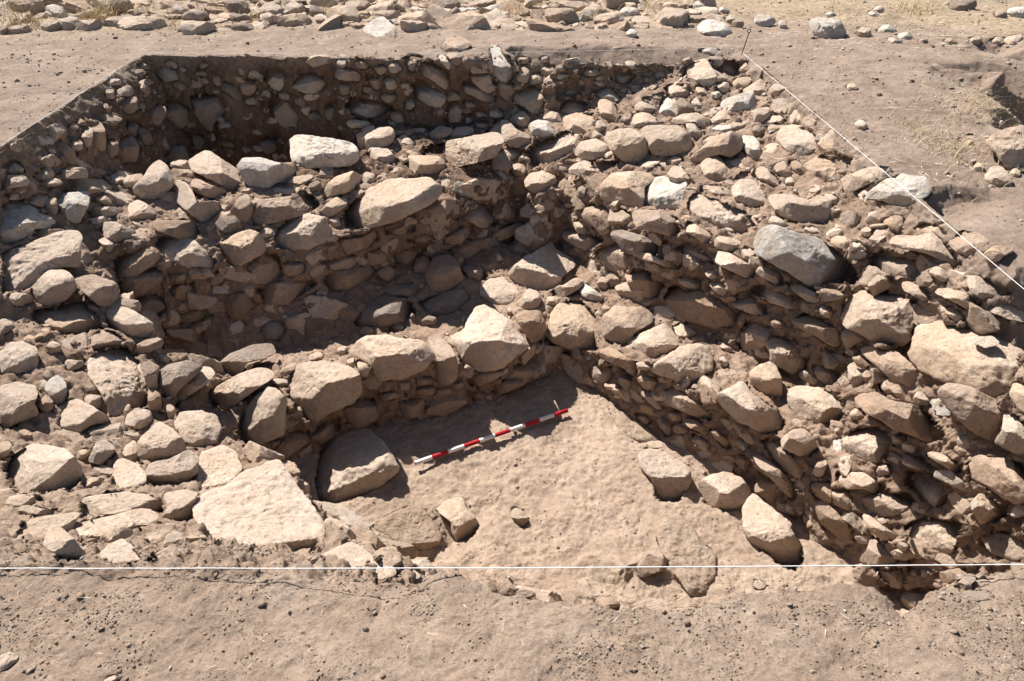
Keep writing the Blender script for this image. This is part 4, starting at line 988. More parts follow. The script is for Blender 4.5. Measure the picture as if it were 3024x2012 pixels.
312,914 360,907 384,914 445,951 453,978 438,1002 384,992 316,965|0.55,0.55|t|stone|R|brick-like sunlit stone at the left end of the dark passage
14,870 51,865 92,870 98,887 64,904 37,900|0.3,0.3|t|stone|R|small long tan stone, nearest one left of the faceted stone below the huge smooth slab
0,944 31,938 41,968 0,992|0.5,0.5|t|-|R|
289,710 305,700 339,724 343,737 322,748|0.5,0.5|t|-|R|
221,826 272,812 339,836 353,890 339,904 292,900 244,860|0.3,0.3|b|stone|R|earthy crumbling brown lump at the upper wall's left end
380,883 448,866 489,890 482,911 434,934 397,911|0,0|d|stone|R|mid-sized dark stone, nearest one above and right of the stone on the passage's left end
509,931 604,911 614,938 530,958|0,0|d|stone|R|mid-sized long dark stone, nearest one right of the stone on the passage's left end
662,877 720,870 747,900 713,941 675,938|0,0|d|stone|R|mid-sized dark stone, nearest one below the wedge block on the wall edge
492,846 577,829 574,863 536,894 509,870|0,0|b|stone|R|mid-sized brown stone, nearest one below the dusty crusted stone on the wall edge
608,826 645,792 669,798 655,832 628,843|0,0|b|-|R|
496,809 557,809 543,829 502,832|0,0|b|-|R|
741,765 782,741 822,751 836,785 836,819 775,834 741,829 721,798|0,0|b|stone|R|square brown stone in the upper wall's shaded face below the wedge block
836,778 853,770 901,775 904,805 843,815|0,0|b|stone|R|small brown stone, nearest one right of the square brown stone in the upper wall's face
992,703 1040,697 1118,680 1119,707 1101,724 1036,746 1013,748|0,0|b|stone|R|mid-sized brown stone, nearest one below and left of the great pale slab
805,710 819,676 863,636 911,630 958,642 985,690 962,714 911,737 836,741 816,731|0.52,0.42|t|stone|R|dome-topped stone on the upper wall's edge left of the great pale slab
751,683 782,670 816,673 819,686 799,703 765,707|0.7,0.7|t|-|R|
945,775 1046,754 1060,778 1033,792 979,797|0,0|b|stone|R|mid-sized long brown stone, nearest one above the lowest long stone of the upper wall's face
948,822 979,805 1111,785 1108,802 1046,843 999,863 965,860|0,0|b|stone|R|lowest long rounded stone of the upper wall's shaded face
751,860 809,839 931,822 941,836 884,873 860,897 785,897|0,0|b|stone|R|large long brown stone nearest below and right of the wedge block on the wall edge
1006,656 1019,605 1053,585 1091,557 1145,530 1264,525 1301,551 1304,574 1271,605 1172,653 1114,670 1036,686 1013,676|0.85,0.25|t|slab|R|great pale slab capping the upper wall, largest stone along its edge
1077,751 1121,727 1145,744 1131,775 1091,782|0,0|b|stone|R|small brown stone, nearest one below the great pale slab
1148,765 1216,731 1284,710 1271,737 1216,775 1169,783|0,0|b|stone|R|mid-sized brown stone, nearest one above and left of the round boulder in the passage
1131,680 1175,670 1230,663 1223,686 1148,693|0,0|b|stone|R|small long brown stone, nearest one below and right of the great pale slab
1301,710 1352,683 1396,659 1396,680 1362,717 1304,727|0,0|b|stone|R|mid-sized brown stone, nearest one below and left of the stone on the earthy wall notch
1315,737 1372,720 1427,703 1427,731 1379,765 1325,744|0,0|b|stone|R|mid-sized brown stone, nearest one above and right of the round boulder in the passage
1196,703 1291,690 1288,707 1209,720|0,0|b|-|R|
941,629 962,605 992,583 1030,591 1013,615 975,642 945,639|0.5,0.5|t|stone|R|mid-sized tan stone, nearest one below the stone leaning behind the great pale slab
968,653 999,639 1006,670 985,673 972,663|0.4,0.4|t|-|R|
955,727 979,714 996,731 975,748|0,0|b|-|R|
953,585 965,547 992,524 1040,507 1062,520 1065,541 1040,564 989,578 955,595|0.55,0.25|t|stone|R|sunlit stone with a curved bright crest behind the great pale slab's left end
911,547 941,532 951,561 921,568|0.1,0.1|d|-|R|
1067,534 1080,507 1111,517 1118,537 1074,544|0.5,0.5|t|-|R|
1338,653 1386,629 1420,595 1457,605 1471,642 1467,666 1420,673 1379,646|0.55,0.55|t|stone|R|sunlit stone on the earthy notch between the great pale slab and the passage corner
1447,693 1488,676 1541,656 1539,686 1481,710|0,0|b|stone|R|small brown stone, nearest one below and right of the stone on the earthy wall notch
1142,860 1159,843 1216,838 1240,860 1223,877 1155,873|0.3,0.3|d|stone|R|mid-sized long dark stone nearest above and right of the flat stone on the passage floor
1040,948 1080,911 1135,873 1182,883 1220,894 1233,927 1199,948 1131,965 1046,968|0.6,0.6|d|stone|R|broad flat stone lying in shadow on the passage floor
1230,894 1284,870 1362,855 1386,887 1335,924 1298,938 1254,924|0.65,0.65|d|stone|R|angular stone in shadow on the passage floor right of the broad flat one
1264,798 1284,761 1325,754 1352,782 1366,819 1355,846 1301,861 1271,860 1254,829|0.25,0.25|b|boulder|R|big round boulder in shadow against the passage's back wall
1223,792 1230,765 1260,756 1271,778 1260,805 1226,805|0.2,0.2|b|-|R|
1332,761 1352,748 1371,761 1366,782 1349,782|0.3,0.3|b|-|R|
1362,788 1416,788 1442,815 1437,829 1386,819|0.4,0.4|d|stone|R|small long dark stone, nearest one right of the round boulder in the passage
1420,853 1447,826 1488,821 1522,849 1532,866 1508,900 1464,904 1423,873|0.85,0.85|t|stone|R|mid-sized tan stone nearest below and left of the big half-lit slab at the passage's end
1114,802 1138,782 1162,795 1165,822 1148,831 1121,819|0.2,0.2|b|-|R|
897,897 921,883 934,900 921,917 904,914|0.4,0.4|d|-|R|
772,978 799,951 839,955 850,975 826,1002 789,1002|0.4,0.4|d|stone|R|mid-sized dark stone, nearest one below the square brown stone in the upper wall's face
1243,948 1264,933 1298,941 1284,958 1247,961|0.4,0.4|d|-|R|
1145,965 1179,953 1196,968 1175,982 1145,978|0.4,0.4|d|-|R|
1060,978 1074,965 1097,968 1104,985 1067,992|0.4,0.4|b|-|R|
1506,798 1550,758 1584,741 1628,714 1645,737 1692,768 1699,785 1662,819 1645,853 1597,866 1560,856 1526,843 1502,815|0.75,0.72|t|slab|R|big slab with its far half in shadow at the passage's right end
1628,860 1652,843 1659,846 1703,819 1725,832 1706,856 1659,882 1628,873|0.5,0.35|t|stone|R|mid-sized tan stone nearest below and right of the big half-lit slab at the passage's end
1713,853 1720,836 1750,853 1781,877 1777,887 1757,892 1716,873|0.5,0.5|w|stone|R|small pale stone nearest above and right of the big corner stone of the low walls
1526,897 1560,853 1587,863 1599,887 1584,911 1546,911|0.6,0.6|t|stone|R|mid-sized tan stone, nearest one above the narrow reddish stone at the wall corner
1526,938 1543,924 1591,917 1604,938 1614,975 1597,1023 1574,1016 1536,961|0.25,0.25|b|stone|R|narrow reddish upright stone in the corner where the two low walls meet
1608,894 1618,877 1642,877 1648,897 1625,904|0.4,0.4|t|-|R|
1774,911 1787,899 1801,911 1784,931|0.4,0.4|b|-|R|
1903,904 1920,899 1944,907 1927,921|0.7,0.7|t|-|R|
1496,914 1509,907 1514,931 1499,934|0.4,0.4|t|-|R|
1616,975 1625,931 1652,894 1686,883 1720,888 1750,917 1762,934 1754,978 1764,1023 1767,1043 1686,1033 1628,1012 1613,992|0.58,0.7|t|stone|R|big flat-topped stone right of the reddish corner stone, shaded front over the floor
1777,958 1787,931 1815,907 1900,911 1923,931 1922,955 1872,982 1862,1023 1842,1026 1787,995|0.5,0.5|t|block|R|craggy block beside the big corner stone on the ledge
1854,1012 1883,992 1957,958 1981,975 1998,1002 1998,1023 1940,1056 1927,1060 1883,1033|0.75,0.65|t|stone|R|sunlit trapezoid stone on the ledge between the craggy block and the rippled one
1984,961 2012,955 2059,985 2059,992 2015,1009 1998,989|0.75,0.75|t|stone|R|small tan stone nearest below and left of the biggest slab at the stepped wall's foot
1771,544 1804,513 1845,507 1903,508 1950,520 1920,541 1903,551 1900,612 1876,619 1842,605 1771,588|0.4,0.35|t|block|R|wide block with a smooth bright top at the far end of the stepped wall
1905,605 1913,557 1923,527 1957,522 2025,537 2025,568 2018,591 1995,629 1947,622|0.85,0.85|w|block|R|pitted whitish block touching the wide block on the stepped wall's top
2025,619 2029,581 2052,568 2090,581 2147,602 2215,636 2253,659 2229,686 2191,697 2110,670 2052,639|0.75,0.8|t|stone|R|long pitted stone sloping down right on the stepped wall's top, behind the white-patched slab
1871,632 1889,622 1964,627 2005,646 2012,683 2005,693 1971,693 1923,680 1883,670|0.1,0.1|b|stone|R|brown stone with two sun spots directly under the pitted white block
2020,659 2032,647 2066,673 2107,693 2100,714 2083,719 2052,700 2022,683|0.6,0.6|t|stone|R|mid-sized tan stone, nearest one above the sunlit wedge in the stepped wall
2107,717 2120,697 2161,703 2191,717 2174,742 2147,741 2110,727|0.5,0.5|t|stone|R|small tan stone, nearest one below the long pitted stone on the stepped wall
1993,727 2032,712 2059,717 2093,754 2113,782 2059,765 2012,744|0.7,0.7|t|stone|R|sunlit wedge stone in the third course of the stepped wall's face
2113,775 2127,734 2171,758 2229,792 2230,819 2208,822 2147,795|0.5,0.5|t|stone|R|mid-sized tan stone, nearest one above the sun-splashed stone mid stepped wall
2183,737 2202,726 2225,737 2234,761 2222,775 2195,761|0.6,0.6|t|-|R|
1720,639 1730,608 1754,593 1787,602 1801,629 1798,686 1774,693 1754,670 1726,653|0.3,0.3|b|boulder|R|dark sun-dappled boulder under the wide block at the passage corner
1692,656 1716,651 1737,680 1733,693 1703,686|0.5,0.5|t|-|R|
1665,703 1672,673 1713,693 1750,693 1774,700 1787,714 1737,741 1699,724|0.1,0.1|b|stone|R|mid-sized brown stone, nearest one below and left of the dark boulder under the wide block
1757,744 1777,724 1821,717 1855,761 1855,788 1801,802 1781,788|0.1,0.1|b|stone|R|slanting brown stone low in the stepped wall's face near the passage corner
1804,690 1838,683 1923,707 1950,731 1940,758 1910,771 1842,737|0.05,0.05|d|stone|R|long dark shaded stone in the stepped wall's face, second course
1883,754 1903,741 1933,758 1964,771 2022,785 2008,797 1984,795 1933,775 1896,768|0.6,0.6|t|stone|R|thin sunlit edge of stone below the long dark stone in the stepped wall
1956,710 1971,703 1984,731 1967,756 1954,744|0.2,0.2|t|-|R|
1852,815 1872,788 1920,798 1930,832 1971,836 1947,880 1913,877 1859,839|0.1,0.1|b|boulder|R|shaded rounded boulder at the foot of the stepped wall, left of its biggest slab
1787,819 1808,805 1835,819 1832,836 1804,846|0.1,0.1|b|-|R|
1760,836 1784,812 1794,849 1781,858|0.1,0.1|b|-|R|
1957,877 1967,849 1991,836 2022,860 2113,873 2147,900 2191,931 2178,968 2127,970 2042,948 1981,911|0.08,0.08|b|slab|R|biggest brown slab in the stepped wall's lowest course, dappled with sun
2005,815 2025,809 2076,826 2073,853 2025,849 2008,836|0.7,0.7|t|stone|R|small tan stone, nearest one above the biggest slab at the stepped wall's foot
2076,798 2100,797 2124,809 2120,826 2093,822|0.6,0.6|t|-|R|
2090,829 2134,832 2147,856 2144,877 2110,863|0.4,0.4|t|-|R|
2163,873 2188,855 2215,856 2239,897 2282,900 2276,934 2222,927 2171,907|0.6,0.6|t|stone|R|rough sun-splashed stone right above the biggest slab of the stepped wall's foot
2174,1002 2198,951 2229,948 2270,968 2263,1002 2246,1029 2229,1041 2198,1036 2174,1019|0,0|b|stone|R|plain shaded brown slab standing at the stepped wall's foot behind the ledge
2083,982 2096,975 2107,985 2093,994|0.5,0.5|t|-|R|
2168,581 2161,557 2188,530 2225,534 2266,581 2266,605 2225,619 2181,595|0.7,0.7|t|stone|R|mid-sized tan stone nearest above and right of the long pitted stone on the stepped wall
2154,541 2188,507 2229,507 2246,530 2181,530|0.8,0.8|t|-|R|
2056,564 2086,544 2157,561 2161,581 2093,574|0.8,0.8|t|stone|R|small long tan stone, nearest one below the rounded loaf stone
1548,537 1567,513 1604,507 1642,524 1635,547 1611,564 1584,571 1557,557|0.55,0.55|t|stone|R|flat-topped pale stone above the passage's dark back corner
1502,503 1516,486 1543,483 1555,507 1540,520 1509,517|0.5,0.5|t|-|R|
1642,591 1659,588 1703,605 1699,615 1672,612|0.6,0.6|t|-|R|
1699,534 1720,524 1730,541 1706,551|0.7,0.7|t|-|R|
1699,571 1713,551 1730,549 1726,578 1709,585|0.3,0.3|b|-|R|
2224,717 2258,666 2285,664 2336,683 2414,703 2468,734 2523,782 2543,812 2540,843 2523,848 2462,839 2387,843 2343,815 2275,775 2231,748|0.6,0.97,0.52|w|slab|R|largest whitish slab on the stepped wall's top, patched white and grey
2482,911 2496,883 2529,866 2563,853 2614,856 2631,870 2675,877 2706,917 2703,948 2686,1002 2669,1023 2597,1016 2529,982 2492,968 2482,941|0.5,0.6|t|boulder|R|massive rounded boulder on the stepped wall below the white-patched slab
2268,581 2326,574 2387,591 2414,578 2451,591 2451,625 2448,663 2424,666 2424,642 2401,656 2367,656 2305,636 2282,605|0.45,0.25|t|block|R|saddle-topped tan block on the earth just behind the white-patched slab
2414,578 2462,573 2479,591 2475,608 2455,608 2445,588|0.5,0.5|t|-|R|
2482,530 2546,500 2604,490 2635,493 2638,507 2608,520 2529,561 2496,573 2485,561|0.5,0.2|t|stone|R|long slanting stone lying under the right string
2546,591 2563,568 2614,530 2665,513 2696,520 2730,520 2747,554 2750,574 2692,605 2658,615 2597,591|0.6,0.55|w|stone|R|big pale-ended stone crossed by the right string, black hollow beneath it
2555,656 2567,629 2587,622 2601,642 2597,663 2577,666|0.4,0.4|t|-|R|
2608,653 2645,636 2665,642 2665,676 2655,690 2631,673|0.4,0.4|b|stone|R|small brown stone, nearest one below the pale stone crossed by the right string
2540,683 2557,670 2570,673 2572,700 2550,697|0.5,0.5|t|-|R|
2694,676 2723,659 2767,663 2801,690 2784,700 2726,690|0.8,0.8|t|stone|R|small long tan stone, nearest one above the curved overhanging slab
2630,717 2652,697 2699,700 2754,690 2781,710 2815,744 2849,788 2825,805 2801,775 2733,748 2675,734 2635,734|0.6,0.75|t|slab|R|curved slab overhanging a dark hollow near the right string
2801,717 2842,676 2886,690 2923,714 2889,741 2862,758 2825,744|0.6,0.6|b|stone|R|earth-brown stone crossed by the right string beyond the curved overhanging slab
2903,751 2933,727 2984,726 2998,737 2961,758 2950,771 2923,775|0.45,0.45|t|stone|R|mid-sized long tan stone, nearest one above and right of the finger-like stone
2567,754 2584,727 2631,737 2648,758 2709,768 2706,798 2703,822 2665,819 2597,809 2570,782|0.7,0.7|b|stone|R|crumbly earth-crusted rock right of the white-patched slab
2448,710 2475,697 2502,703 2513,727 2506,741 2475,731|0.5,0.5|t|-|R|
2516,710 2529,710 2567,734 2560,742 2523,737|0.6,0.6|t|-|R|
2662,836 2686,832 2743,860 2748,887 2726,887 2672,860|0.6,0.6|t|stone|R|small tan stone, nearest one below and right of the crumbly earth-crusted rock
2747,856 2801,853 2852,866 2896,887 2905,904 2893,917 2866,919 2828,897 2787,877|0.4,0.4|t|stone|R|finger-like stone with a shaded belly, right of the massive rounded boulder
2859,822 2876,814 2920,826 2971,849 2991,870 2954,880 2903,883 2869,866|0.8,0.8|t|stone|R|mid-sized long tan stone, nearest one right of the finger-like stone
2787,907 2801,900 2838,921 2850,938 2828,951 2798,931|0.6,0.6|t|-|R|
2906,911 2964,895 3001,907 3032,934 3032,955 2971,941|0.95,0.95|t|stone|R|mid-sized long tan stone, nearest one above and right of the enormous boulder at the right
2740,805 2767,787 2794,798 2791,822 2808,832 2781,832|0.6,0.6|t|-|R|
2370,673 2401,668 2419,680 2417,693 2390,693|0.75,0.75|t|-|R|
2268,663 2278,636 2305,646 2329,670 2319,673|0.6,0.6|t|-|R|
2317,524 2339,524 2350,541 2336,552 2319,541|0.6,0.6|t|-|R|
2224,500 2258,490 2282,513 2309,544 2302,554 2244,530|0.7,0.7|t|stone|R|small tan stone, nearest one below and left of the round boulder under the right string
2339,568 2346,557 2358,568 2353,573|0.5,0.5|b|-|R|
2232,805 2241,785 2285,798 2312,815 2316,849 2292,839 2241,815|0.6,0.6|t|stone|R|mid-sized tan stone, nearest one above the sunlit bar of stone under the white-patched slab
2224,843 2251,839 2285,860 2350,873 2343,914 2275,894 2224,866 2210,856|0.45,0.45|t|stone|R|sunlit bar-shaped stone in the stepped wall, two courses under the white-patched slab
2319,836 2336,832 2370,846 2414,870 2417,894 2394,897 2360,873|0.5,0.5|t|stone|R|mid-sized tan stone, nearest one right of the sunlit bar of stone under the white-patched slab
2417,870 2431,853 2489,863 2485,880 2441,890|0.1,0.1|b|-|R|
2411,911 2428,897 2458,904 2463,927 2448,941 2424,927|0.6,0.6|t|-|R|
2336,951 2367,921 2404,931 2417,938 2475,972 2482,1016 2455,1023 2414,995 2367,972|0.3,0.3|b|stone|R|mottled half-shaded stone in the stepped wall left of the massive rounded boulder
2268,958 2282,944 2309,951 2326,965 2292,972|0.3,0.3|b|-|R|
272,1000 295,976 339,976 370,1006 360,1020 319,1023 275,1042|0.7,0.7|b|stone|R|layered flaky stone resting behind the giant pitted boulder
260,1061 289,1034 339,1018 377,1022 397,1050 424,1084 441,1146 443,1196 434,1207 380,1210 350,1237 326,1239 316,1203 302,1169 265,1115|0.75,0.78|t|boulder|N|giant pitted boulder at the left end of the passage, tallest on the left side
397,1074 421,1078 462,1112 465,1152 441,1146 418,1098|0.5,0.5|t|stone|N|small tan stone, nearest one right of the giant pitted boulder
438,1146 472,1163 477,1200 465,1217 438,1203|0.4,0.4|b|stone|N|small upright brown stone, nearest one below and left of the dark rock in the hole
0,1044 31,1015 68,1010 105,1030 110,1061 105,1091 41,1103 0,1112|0.7,0.7|t|boulder|N|pocked boulder at the left picture edge, upper one of two
136,1023 153,1006 177,1017 180,1037 149,1047|0.3,0.3|t|-|R|
190,1062 255,1067 234,1088 197,1098|0.5,0.5|t|-|N|
132,1149 146,1122 173,1108 193,1129 200,1183 170,1205 153,1179|0.65,0.65|w|stone|N|small pale upright stone left of the giant pitted boulder
112,1196 136,1163 156,1186 156,1210 129,1220|0.3,0.3|b|-|N|
0,1139 54,1129 105,1139 112,1163 102,1190 115,1224 51,1251 0,1275|0.7,0.7|t|boulder|N|rough knobbly boulder at the left picture edge, lower one of two
170,1247 200,1190 210,1174 261,1196 316,1230 316,1247 272,1254 217,1285 180,1268|0.82,0.7|t|stone|N|roof-shaped stone with a dark hollow under it, below the giant pitted boulder
248,1176 261,1166 299,1169 304,1200 289,1205 258,1193|0.4,0.4|t|-|N|
370,1247 377,1227 401,1207 438,1213 451,1234 438,1258 401,1268 372,1254|0.6,0.6|t|stone|N|peaked little stone just under the giant pitted boulder's foot
10,1376 37,1339 85,1314 129,1314 190,1325 221,1353 244,1390 238,1424 210,1456 190,1444 149,1461 44,1458 20,1431|0.97,0.7|t|boulder|N|huge flat-domed boulder in the near left corner
0,1308 24,1302 36,1319 20,1349 0,1366|0.6,0.6|t|-|N|
261,1363 282,1312 305,1298 333,1315 336,1332 309,1375 289,1370|0.55,0.5|t|stone|N|knobbly stone with a shaded front right of the huge flat-domed boulder
224,1346 238,1329 261,1329 255,1356 234,1359|0.5,0.5|t|-|N|
238,1431 272,1410 309,1414 302,1431 261,1444|0.45,0.45|t|-|N|
397,1336 418,1295 468,1247 502,1264 530,1291 547,1322 530,1336 445,1366 418,1359|0.7,0.75|t|stone|N|pyramid-like pitted stone between the giant pitted boulder and the bright near slab
360,1342 373,1315 404,1298 401,1339 418,1370 377,1366|0.8,0.8|t|stone|N|small tan stone, nearest one left of the pyramid stone
331,1427 339,1370 360,1353 407,1373 428,1400 429,1437 384,1441 350,1441|0.9,0.9|t|stone|N|mid-sized tan stone, nearest one above the broad sunken slab
431,1383 451,1366 502,1356 557,1327 587,1349 584,1393 543,1431 499,1437 438,1444|0.8,0.85|t|stone|N|smooth rounded block left of the stone touching the bright near slab
580,1370 597,1336 655,1314 696,1332 716,1390 679,1420 628,1444 584,1444|0.95,0.95|t|stone|N|domed smooth stone touching the far corner of the bright near slab
513,1254 530,1217 594,1213 638,1227 652,1258 642,1312 584,1329 550,1319|0.92,0.85|t|stone|N|squarish flat stone between the pyramid stone and the low wall
492,1196 506,1195 518,1210 513,1237 499,1241 494,1220|0.2,0.2|t|-|N|
514,1179 526,1156 591,1084 621,1088 635,1108 608,1135 530,1186 519,1210|0.5,0.5|t|stone|N|tilted fin of stone rising out of the dark hole, sunlit along its edge
608,1163 631,1146 713,1101 760,1088 804,1091 813,1112 730,1169 662,1219 628,1203 611,1183|0.7,0.35|t|stone|N|long bar-shaped stone at the left end of the low wall
697,1268 710,1230 748,1176 795,1140 826,1156 850,1186 843,1224 839,1285 799,1302 721,1329 700,1291|0.72,0.25|t|stone|N|shield-shaped stone with a tall shaded front at the low wall's left end
850,1125 856,1101 890,1071 985,1067 1033,1084 1063,1105 1070,1156 1043,1193 979,1217 931,1249 890,1237 870,1203 850,1176|0.65,0.25|t|boulder|N|biggest bulging boulder in the low wall, reddish shaded front
1026,1044 1046,1020 1080,993 1142,989 1179,1000 1243,1003 1271,1030 1284,1054 1264,1084 1203,1115 1118,1127 1104,1101 1091,1074|0.4,0.4|t|boulder|N|wide smooth boulder in the middle of the low wall above the striped pole
1255,1000 1301,1000 1328,1023 1345,1054 1352,1078 1345,1122 1315,1139 1288,1125 1291,1081 1281,1030|0.2,0.2|b|stone|N|narrow upright stone between the two largest right-hand boulders of the low wall
1315,1006 1369,972 1383,942 1403,911 1427,901 1454,915 1512,949 1518,972 1552,1006 1556,1030 1518,1054 1488,1084 1416,1105 1369,1091 1352,1064 1349,1034|0.52,0.52|t|boulder|R|craggy peaked boulder at the right end of the low wall
1053,1067 1080,1074 1094,1091 1080,1118 1063,1101|0.4,0.4|t|-|N|
1023,1064 1046,1056 1050,1074 1036,1088|0.4,0.4|t|-|N|
907,1054 941,1037 958,1054 951,1067 911,1064|0.7,0.7|t|-|N|
996,1030 1013,1022 1031,1027 1019,1049 1002,1050|0.4,0.4|t|-|R|
795,1125 819,1118 850,1122 846,1146 819,1142|0.7,0.7|t|-|N|
829,1091 867,1071 884,1078 853,1105 829,1115|0.5,0.5|t|-|N|
1013,1203 1046,1176 1108,1176 1118,1217 1111,1234 1067,1263 1023,1254|0.08,0.08|b|block|N|reddish squared block at the low wall's foot beside the biggest bulging boulder
924,1278 945,1247 1006,1230 1006,1264 985,1295 951,1325 928,1302|0.05,0.05|b|stone|N|mid-sized brown stone nearest below and left of the reddish block at the low wall's foot
812,1332 863,1275 918,1268 914,1302 836,1359 816,1353|0.05,0.05|b|stone|N|mid-sized brown stone, nearest one below and right of the shield-shaped stone of the low wall
1172,1186 1243,1176 1255,1207 1250,1227 1192,1237|0,0|b|stone|N|mid-sized brown stone, nearest one right of the reddish block at the low wall's foot
1226,1142 1277,1135 1288,1152 1281,1169 1233,1166|0,0|b|-|N|
1182,1129 1209,1120 1209,1149 1182,1152|0,0|b|-|N|
1223,1118 1271,1112 1281,1122 1257,1135 1226,1132|0.1,0.1|b|-|N|
1288,1146 1318,1142 1332,1156 1318,1166 1298,1163|0,0|b|-|N|
1332,1135 1362,1129 1371,1142 1338,1152|0.1,0.1|b|-|N|
1376,1122 1416,1108 1481,1095 1478,1112 1420,1139 1386,1142|0,0|b|stone|N|small long brown stone, nearest one below the craggy peaked boulder of the low wall
1447,1156 1488,1129 1541,1112 1535,1142 1471,1166|0,0|b|stone|N|small brown stone nearest below and left of the narrow reddish stone at the wall corner
1379,1156 1427,1152 1440,1166 1396,1186|0,0|b|-|N|
1118,1163 1203,1156 1206,1169 1131,1183|0,0|b|-|N|
941,1329 999,1278 1046,1268 1094,1268 1142,1319 1165,1353 1184,1390 1080,1468 958,1504 938,1488 921,1437 931,1393|0.86,0.62,-0.2|t|rock|N|big half-shaded rock on the floor between the bright near slab and striped pole
574,1482 608,1454 665,1437 716,1397 800,1366 828,1361 845,1393 883,1444 930,1505 957,1543 962,1568 944,1600 935,1638 896,1636 808,1636 747,1651 726,1631 625,1604 597,1556 574,1522|0.99,0.99|t|slab|N|largest bright flat slab at the near edge, ragged with cracks
482,1461 543,1448 584,1458 574,1485 584,1529 530,1543 485,1529 496,1495|0.7,0.7|t|stone|N|eroded knobbly stone with brown hollows left of the bright near slab
234,1495 251,1468 302,1461 367,1453 424,1458 482,1485 489,1516 407,1502 356,1516 295,1522 234,1529|0.97,0.97|t|slab|N|broad sunken slab above the smooth veined slab, near left
217,1558 238,1544 339,1521 397,1504 438,1502 475,1524 451,1544 394,1565 312,1568 299,1592 282,1612 231,1606|0.97,0.97|t|stone|N|smooth veined slab sunk in earth, near left edge of the trench
44,1568 78,1544 115,1528 231,1514 217,1548 204,1578 170,1561 143,1585 129,1606 44,1595|0.97,0.97|t|stone|N|large long tan stone nearest above and left of the jagged rock in the near left
295,1592 312,1568 360,1556 395,1568 384,1585 305,1612|0.45,0.45|t|stone|N|small loaf stone lying on the smooth veined slab's near side
299,1640 322,1609 360,1592 394,1616 418,1646 404,1662 305,1663|0.95,0.95|t|stone|N|mid-sized tan stone, nearest one below the smooth veined slab
129,1609 149,1558 170,1551 190,1568 217,1592 234,1616 244,1646 231,1660 190,1650 156,1629|0.75,0.75|t|rock|N|jagged rock with a brown broken tip, near left by the string
482,1609 496,1578 536,1572 543,1609 502,1612|0.8,0.8|t|stone|N|small tan stone, nearest one right of the smooth veined slab
431,1658 475,1626 509,1609 526,1623 509,1650 441,1660|0.9,0.9|t|stone|N|small tan stone, nearest one below and right of the smooth veined slab
14,1488 34,1465 98,1458 129,1475 136,1492 102,1495 51,1499|0.7,0.7|t|stone|N|mid-sized long tan stone, nearest one below and left of the huge flat-domed boulder
54,1504 71,1490 143,1507 163,1504 183,1511 177,1521 136,1524 68,1517|0.7,0.7|t|stone|N|small long tan stone, nearest one below the huge flat-domed boulder
945,1640 979,1623 1033,1602 1060,1609 1097,1640 1148,1663 1182,1697 1114,1714 1063,1721 1026,1697 958,1677|0.97,0.97|t|stone|N|half-buried smooth stone crossed by the near string, right of the bright slab
1101,1636 1131,1619 1169,1616 1182,1650 1189,1684 1148,1680|0.95,0.95|e|stone|N|dimpled stone behind the half-buried stone crossed by the near string
911,1663 945,1629 945,1643 926,1673|0.4,0.4|t|-|N|
1097,1555 1159,1514 1216,1494 1243,1487 1264,1517 1301,1572 1304,1592 1284,1616 1243,1626 1216,1612 1182,1609 1148,1585|0.97,0.92|e|stone|N|large low rock on the floor with a brown dug hollow below it
1291,1507 1318,1480 1366,1470 1376,1500 1400,1524 1410,1555 1406,1578 1379,1601 1349,1597 1335,1568 1332,1544|0.65,0.65|t|rock|N|knuckle-shaped rock on the floor right of the rock with the dug hollow
1509,1524 1516,1500 1540,1507 1563,1538 1550,1565 1533,1550|0.6,0.6|e|stone|N|small dusty stone, nearest one right of the floor rock with a hollow
1937,1548 1964,1528 2012,1521 2039,1544 2076,1606 2117,1640 2113,1697 2093,1748 2039,1762 2015,1724 1981,1684 1950,1623 1937,1589|0.97,0.97|e|stone|R|long foot-shaped slab flush with the floor, crossed by the near string
1618,1779 1628,1758 1672,1748 1747,1765 1750,1779 1686,1785 1665,1792 1621,1791|0.95,0.95|e|stone|N|smooth pale stone half buried at the near edge, centre of the picture
1747,1779 1771,1769 1804,1762 1832,1785 1833,1802 1787,1799 1750,1792|0.8,0.8|e|stone|N|small long dusty stone, nearest one below and left of the foot-shaped slab in the floor
1849,1799 1883,1779 1920,1767 1967,1775 1981,1796 1971,1823 1940,1814 1903,1814 1862,1816|0.9,0.9|e|stone|N|pinkish smooth stone half buried at the near edge, nearest the foot-shaped slab
1519,1745 1550,1741 1584,1752 1580,1765 1533,1762|0.9,0.9|e|-|N|
2224,1718 2244,1714 2268,1731 2244,1741 2224,1741|0.9,0.9|e|-|R|
2658,1769 2682,1741 2713,1731 2767,1738 2754,1762 2709,1785 2699,1802 2675,1796|0.85,0.85|t|stone|R|bright rounded stone at the near edge right beside the deep dark corner
2818,1731 2862,1694 2886,1714 2866,1724 2872,1741 2845,1748 2821,1741|0.75,0.75|t|stone|R|small tan stone, nearest one right of the bright stone beside the deep corner
2835,1752 2852,1745 2920,1748 2940,1765 2886,1775 2842,1769|0.9,0.9|e|stone|R|small long dusty stone, second one right of the bright stone beside the deep corner
2869,1711 2920,1714 2923,1731 2869,1741|0.8,0.8|e|-|R|
1815,1244 1842,1212 1866,1230 1920,1275 1950,1298 1889,1312 1835,1268|0.95,0.95|e|stone|N|flat slab set in the floor right of the striped pole
1883,1353 1903,1325 1947,1329 1984,1346 2025,1370 2042,1400 2039,1427 2018,1461 2005,1488 1950,1488 1933,1468 1923,1417 1889,1380|0.8,0.72|e|rock|N|ridged pitted rock rising from the floor below the flat slab
1906,1305 1954,1302 1957,1325 1916,1322|0.9,0.9|t|-|N|
2059,1424 2090,1407 2137,1392 2188,1410 2215,1444 2215,1471 2191,1509 2141,1512 2100,1499 2079,1488|0.55,0.6|t|stone|R|round boulder alone on the floor near the long ledge's foot
